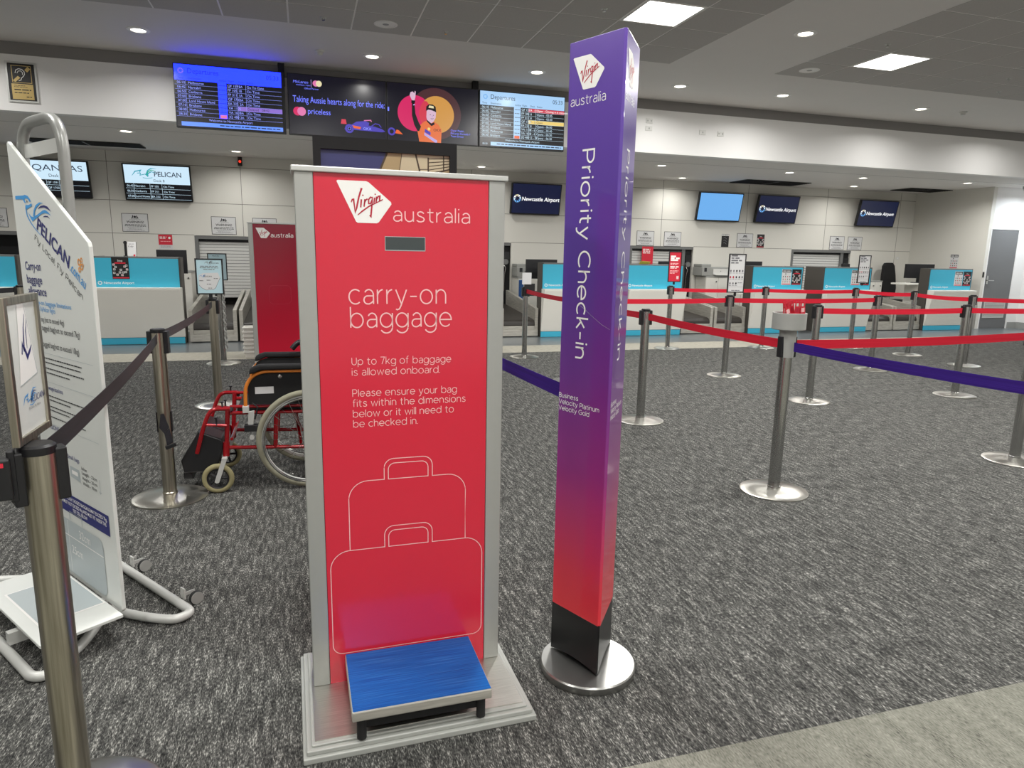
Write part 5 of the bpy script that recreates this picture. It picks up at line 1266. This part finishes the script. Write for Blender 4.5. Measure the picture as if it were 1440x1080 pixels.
post_sign((-.628, 1.735, 1.0), (0, 1, 0), .208, .335, 'metal framed bird logo sign on the nearest steel post', 'bird', 'steel', .018)
post_sign((-.937, 6.735, 1.035), (1, 0, 0), .232, .32, 'pale blue map sign in black frame on a steel post', 'map'); post_sign((-1.145, 9.285, 1.052), (1, 0, 0), .222, .332, 'pale blue sign peeping out behind the map sign', 'blue')
post_sign((5.425, 9.655, 1.055), (1, 0, 0), .222, .47, 'tall red sign on the back post right of the pillar', 'red'); post_sign((4.893, 7.265, 1.03), (1, 0, 0), .235, .465, 'tall white icon sign on a post, nearer of two', 'white'); post_sign((8.66, 9.24, 1.075), (1, 0, 0), .235, .45, 'tall white icon sign on a post, farther of two', 'white')
t = thing('post_card', 'small white card on the post between the red kiosk and the pillar', 'card', (2.95, 9.165, 1.0)); k = B(); k.box((2.885, 9.150, 1.03), (3.018, 9.158, 1.19), 'paper'); k.build('card', t, world=True); k = B(); k.box((2.92, 9.158, .87), (3.075, 9.172, 1.04), 'black'); k.build('holder', t, world=True, bevel=.003)

# cup of tags
t = thing('tag_cup', 'grey cylindrical cup full of red tags on top of a polished post', 'cup', (2.80, 3.49, .998))
k = B(); k.lathe((0, 0, .030), [(.0001, .0), (.094, .0), (.098, .004), (.098, .100), (.095, .102), (.092, .100), (.092, .006), (.0001, .005)], 'plastic_grey', 40); k.build('cup', t)
k = B(); k.lathe((0, 0, -.14), [(.042, 0), (.050, .135), (.052, .170), (.0001, .171)], 'plastic_grey', 28); k.build('sleeve', t)
for i, (a, c, ang, tl, lb) in enumerate(((-.082, -.03, .30, .10, 'leftmost red tag in the grey cup'), (-.062, -.05, -.15, .12, 'broad red tag at the left of the grey cup'), (-.040, .02, .2, -.1, 'red tag second from left at the cup back'), (-.025, -.06, -.35, .1, 'tilted red tag left of the cup middle'),
                                        (.005, -.06, .02, .08, 'red tag with white slot in the middle of the cup'), (.045, -.04, .15, .1, 'dark red tag right of the cup middle'), (.062, .03, -.2, -.1, 'red tag at the right rear of the cup'), (.082, -.045, -.12, .08, 'rightmost bright red tag in the cup'))):
    F = Fr((2.80 + a * .86, 3.49 + c * .86, 1.036), (math.cos(tl), math.sin(tl), 0)).sub(0, 0, -ang)
    t = thing('baggage_tag', lb, 'tag', F.o, 0, 'red tags in the grey cup')
    k = B(); k.fbox(F, -.018, 0, .018, .135, -.0008, .0008, 'paper_red'); k.fbox(F, -.018, .135, -.009, .160, -.0008, .0008, 'paper_red'); k.fbox(F, .009, .135, .018, .160, -.0008, .0008, 'paper_red'); k.fbox(F, -.018, .160, .018, .168, -.0008, .0008, 'paper_red'); k.build('card', t, world=True)
    k = B(); k.quad(F, -.012, .10, .012, .125, .0012, 'pink_print' if i % 2 else 'darkred_print'); k.build('print', t, world=True)

# ------------------------------------------------------------------ second red stand further back, its shade put into the red
t = thing('baggage_kiosk', 'dark red airline stand farther back, behind the wheelchair', 'kiosk', (-.618, 8.72, 0), .03)
F = Fr((0, .003, 0)); sp = kiosk_body(t, 1.752, 'red_shaded', F)
k = B(); virgin(k, F, .085, 1.572, .158, .0008, 'white', 'darkred_print'); k.build('emblem', sp); k = B(); k.mono(F, 'australia', .250, 1.585, 'white', .25, .034, .006, .0008); k.build('wordmark', sp); k = B()
k.stroke(F, round_rect(.20, .80, .45, 1.02, .05), .003, .0008, 'darkred_print', True); k.build('pocket_outline', sp)
G3 = 'nested white tubs'
k = B(); P = Fr((0, 0, 0), (1, 0, 0), (0, 1, 0))
lo, hi = [(-.155, -.11), (.155, -.11), (.155, .11), (-.155, .11)], [(-.175, -.13), (.175, -.13), (.175, .13), (-.175, .13)]
vs = [(a, c, 0) for a, c in lo] + [(a, c, .085) for a, c in hi] + [(a * .97, c * .96, .085) for a, c in hi] + [(a * .96, c * .95, .006) for a, c in lo]
k.add(vs, [(3, 2, 1, 0), (0, 1, 5, 4), (1, 2, 6, 5), (2, 3, 7, 6), (3, 0, 4, 7), (4, 5, 9, 8), (5, 6, 10, 9), (6, 7, 11, 10), (7, 4, 8, 11), (8, 9, 13, 12), (9, 10, 14, 13), (10, 11, 15, 14), (11, 8, 12, 15), (12, 13, 14, 15)], 'tray')
for a, c, d, e in ((-.185, -.14, .185, -.128), (-.185, .128, .185, .14), (-.185, -.128, -.173, .128), (.173, -.128, .185, .128)): k.box((a, c, .072), (d, e, .090), 'tray')
tb = k.build('storage_tub', label='white tub at the bottom of the nested stack left of the dark red stand', cat='tub', group=G3, bevel=.003); tb.location = (-.645, 9.86, 0)
ord_ = ['second from the bottom', 'third from the bottom', 'in the middle', 'third from the top', 'second from the top', 'on top']
for i in range(6):
    c = tb.copy(); COL.objects.link(c); c.location = (-.645 + .003 * (i % 2), 9.86, (i + 1) * .054); c['label'] = 'white tub ' + ord_[i] + ' of the nested stack left of the dark red stand'

# ------------------------------------------------------------------ wheelchair
t = thing('wheelchair', 'red framed wheelchair with black seat, half hidden behind the tall red kiosk', 'wheelchair', (-.15, 4.5, 0))
NY, FY = 4.26, 4.80
for y, sg in ((NY, -1), (FY, 1)):
    c = V((-.012, y, .308))
    k = B(); k.torus(c, (0, 1, 0), .289, .018, 'tyre', 64, 10); wh = k.build('rear_wheel', t, world=True, plabel='large spoked wheel with grey tyre')
    k = B(); k.lathe(c - V((0, .012, 0)), [(.274, 0), (.258, .003), (.256, .012), (.258, .021), (.274, .024)], 'alu_light', 64, (0, 1, 0), cap=False); k.torus(c + V((0, sg * .035, 0)), (0, 1, 0), .262, .008, 'chrome', 56, 8)
    for i in range(6): a = i * PI / 3 + .2; k.cyl(c + V((.262 * math.cos(a), sg * .035, .262 * math.sin(a))), c + V((.262 * math.cos(a), 0, .262 * math.sin(a))), .004, 'chrome', n=6)
    k.build('rim', wh, world=True)
    k = B()
    for i in range(28):
        a = i * 2 * PI / 28; a2 = a + (.9 if i % 2 else -.9)
        k.cyl(c + V((.024 * math.cos(a2), (.016 if i % 4 < 2 else -.016), .024 * math.sin(a2))), c + V((.258 * math.cos(a), 0, .258 * math.sin(a))), .0013, 'chrome', n=5, cap=False)
    k.cyl(c - V((0, .03, 0)), c + V((0, .03, 0)), .022, 'alu'); k.build('spokes', wh, world=True)
for y in (NY + .01, FY - .01):
    c = V((-.543, y, .090))
    k = B(); k.torus(c, (0, 1, 0), .075, .0165, 'tyre_y', 36, 10); cw = k.build('front_caster', t, world=True, plabel='small front wheel with khaki tyre')
    k = B(); k.lathe(c - V((0, .012, 0)), [(.063, 0), (.054, .004), (.052, .012), (.054, .020), (.063, .024)], 'black', 30, (0, 1, 0), cap=False); k.cyl(c - V((0, .014, 0)), c + V((0, .014, 0)), .018, 'black')
    for i in range(5): a = i * 2 * PI / 5; k.cyl(c, c + V((.058 * math.cos(a), 0, .058 * math.sin(a))), .008, 'black', n=6)
    k.build('hub', cw, world=True)
    k = B()
    for s_ in (-.022, .022): 
        P = Fr((0, y + s_, 0)); k.prism(P, [(-.513, .215), (-.487, .208), (-.536, .070), (-.549, .064), (-.562, .074)], -.002, .002, 'alu_light')
    k.box((-.515, y - .024, .206), (-.487, y + .024, .216), 'alu_light'); k.build('fork', cw, world=True, plabel='grey fork')
k = B()
for y in (NY + .055, FY - .055):
    k.cyl((-.4715, y, .510), (-.494, y, .225), .014, 'wc_red'); k.cyl((-.490, y, .30), (-.4955, y, .214), .019, 'wc_red')
    k.tube([(-.46, y, .516), (.38, y, .497)], .010, 'wc_red', 10); k.tube([(-.46, y, .478), (.38, y, .460)], .012, 'wc_red', 10); k.tube([(-.475, y, .265), (.26, y, .228)], .012, 'wc_red', 10)
    k.tube([(-.197, y, .478), (-.212, y, .250)], .014, 'wc_red', 10); k.tube([(.30, y, .24), (.30, y, .92)], .012, 'wc_red', 10); k.tube([(.02, y, .47), (.0, y, .25)], .012, 'wc_red', 10)
ya, yb = NY + .07, FY - .07
k.tube([(-.1, ya, .465), (-.06, yb, .25)], .011, 'wc_red', 10); k.tube([(-.1, yb, .465), (-.06, ya, .25)], .011, 'wc_red', 10); k.tube([(-.46, ya - .01, .315), (-.46, yb + .01, .315)], .010, 'wc_red', 8)
k.build('frame', t, world=True, plabel='red tubular frame')
for y in (NY + .02, FY - .02):
    s_ = 1 if y < 4.5 else -1
    k = B(); k.tube(fillet([(-.655, y + .02 * s_, .245), (-.600, y, .430), (-.562, y, .515), (-.455, y, .512)], .05, 6), .0125, 'wc_red', 12); k.tube([(-.592, y, .420), (-.480, y + .01 * s_, .408)], .010, 'wc_red', 10); k.tube([(-.452, y, .512), (-.45, y + .03 * s_, .50)], .012, 'black', 8)
    for px, pz in ((-.497, .535), (-.535, .442)): k.cyl((px, y, pz - .03), (px, y, pz + .018), .005, 'black'); k.cyl((px, y, pz + .016), (px, y, pz + .022), .011, 'black')
    fh = k.build('footrest', t, world=True, plabel='red footrest hanger')
    k = B(); ya = y + .03 * s_; F = Fr((0, ya, 0)); a, c = (-.205, 0) if s_ > 0 else (0, .205)
    k.prism(F, [(-.640, .375), (-.515, .318), (-.505, .285), (-.540, .165), (-.610, .120), (-.735, .122), (-.748, .200)], a, c, 'black'); k.prism(F, [(-.742, .121), (-.700, .121), (-.685, .075), (-.742, .078)], a * .9 if a else .02, c * .9 if c else -.02, 'black')
    k.build('footplate', fh, world=True, bevel=.008, plabel='black footplate')
    k = B(); k.tube(fillet([(-.369, y, .50), (-.364, y, .640), (-.325, y, .705), (-.262, y, .731), (.30, y, .728)], .05, 6), .0105, 'wc_orange', 10); ar = k.build('armrest', t, world=True, plabel='orange armrest tube')
    k = B(); F = Fr((0, y, 0)); k.prism(F, [(-.340, .718), (-.332, .750), (-.305, .766), (-.275, .775), (.28, .768), (.28, .738), (-.270, .742), (-.315, .722)], -.028, .028, 'cloth'); k.build('arm_pad', ar, world=True, bevel=.010, plabel='black arm pad')
    k = B(); k.prism(F, [(-.352, .655), (-.325, .712), (-.27, .738), (.26, .735), (.26, .525), (-.350, .530)], -.004 - .012 * s_, .004 - .012 * s_, 'cloth'); sk = k.build('skirt_guard', ar, world=True)
    if s_ > 0:
        k = B(); k.quad(F, -.311, .594, -.205, .636, -.0074, 'paper'); k.build('sticker', sk, world=True, plabel='white sticker'); k = B(); k.lathe((-.166, y + .012 - .004, .696), [(.013, 0), (.012, -.005), (.005, -.008), (.0001, -.008)], 'chrome', 16, (0, 1, 0)); k.build('bolt', sk, world=True)
    k = B(); k.box((-.385, y - .02, .485), (-.350, y + .02, .525), 'alu_light'); k.prism(F, [(-.355, .49), (-.32, .495), (-.33, .40), (-.36, .40)], -.006, .006, 'alu_light'); k.tube([(-.32, y, .44), (-.30, y, .515), (-.33, y, .54)], .005, 'black', 6); k.box((-.38, y - .025, .37), (-.28, y + .015, .41), 'black'); k.cyl((-.34, y - .027, .335), (-.34, y - .012, .335), .014, 'alu_light', n=12); k.build('brake', t, world=True, bevel=.003, plabel='grey and black brake')
k = B(); k.box((-.42, NY + .05, .478), (.28, FY - .05, .512), 'cloth'); k.build('seat', t, world=True, bevel=.012)
k = B(); k.box((.285, NY + .06, .52), (.315, FY - .06, .93), 'cloth'); k.build('backrest', t, world=True, bevel=.01)
k = B(); k.tube(fillet([(.30, 4.74, .80), (.20, 4.74, .86), (-.06, 4.74, .845), (-.10, 4.74, .80)], .05, 5), .018, 'black', 10); k.build('push_handle', t, world=True)
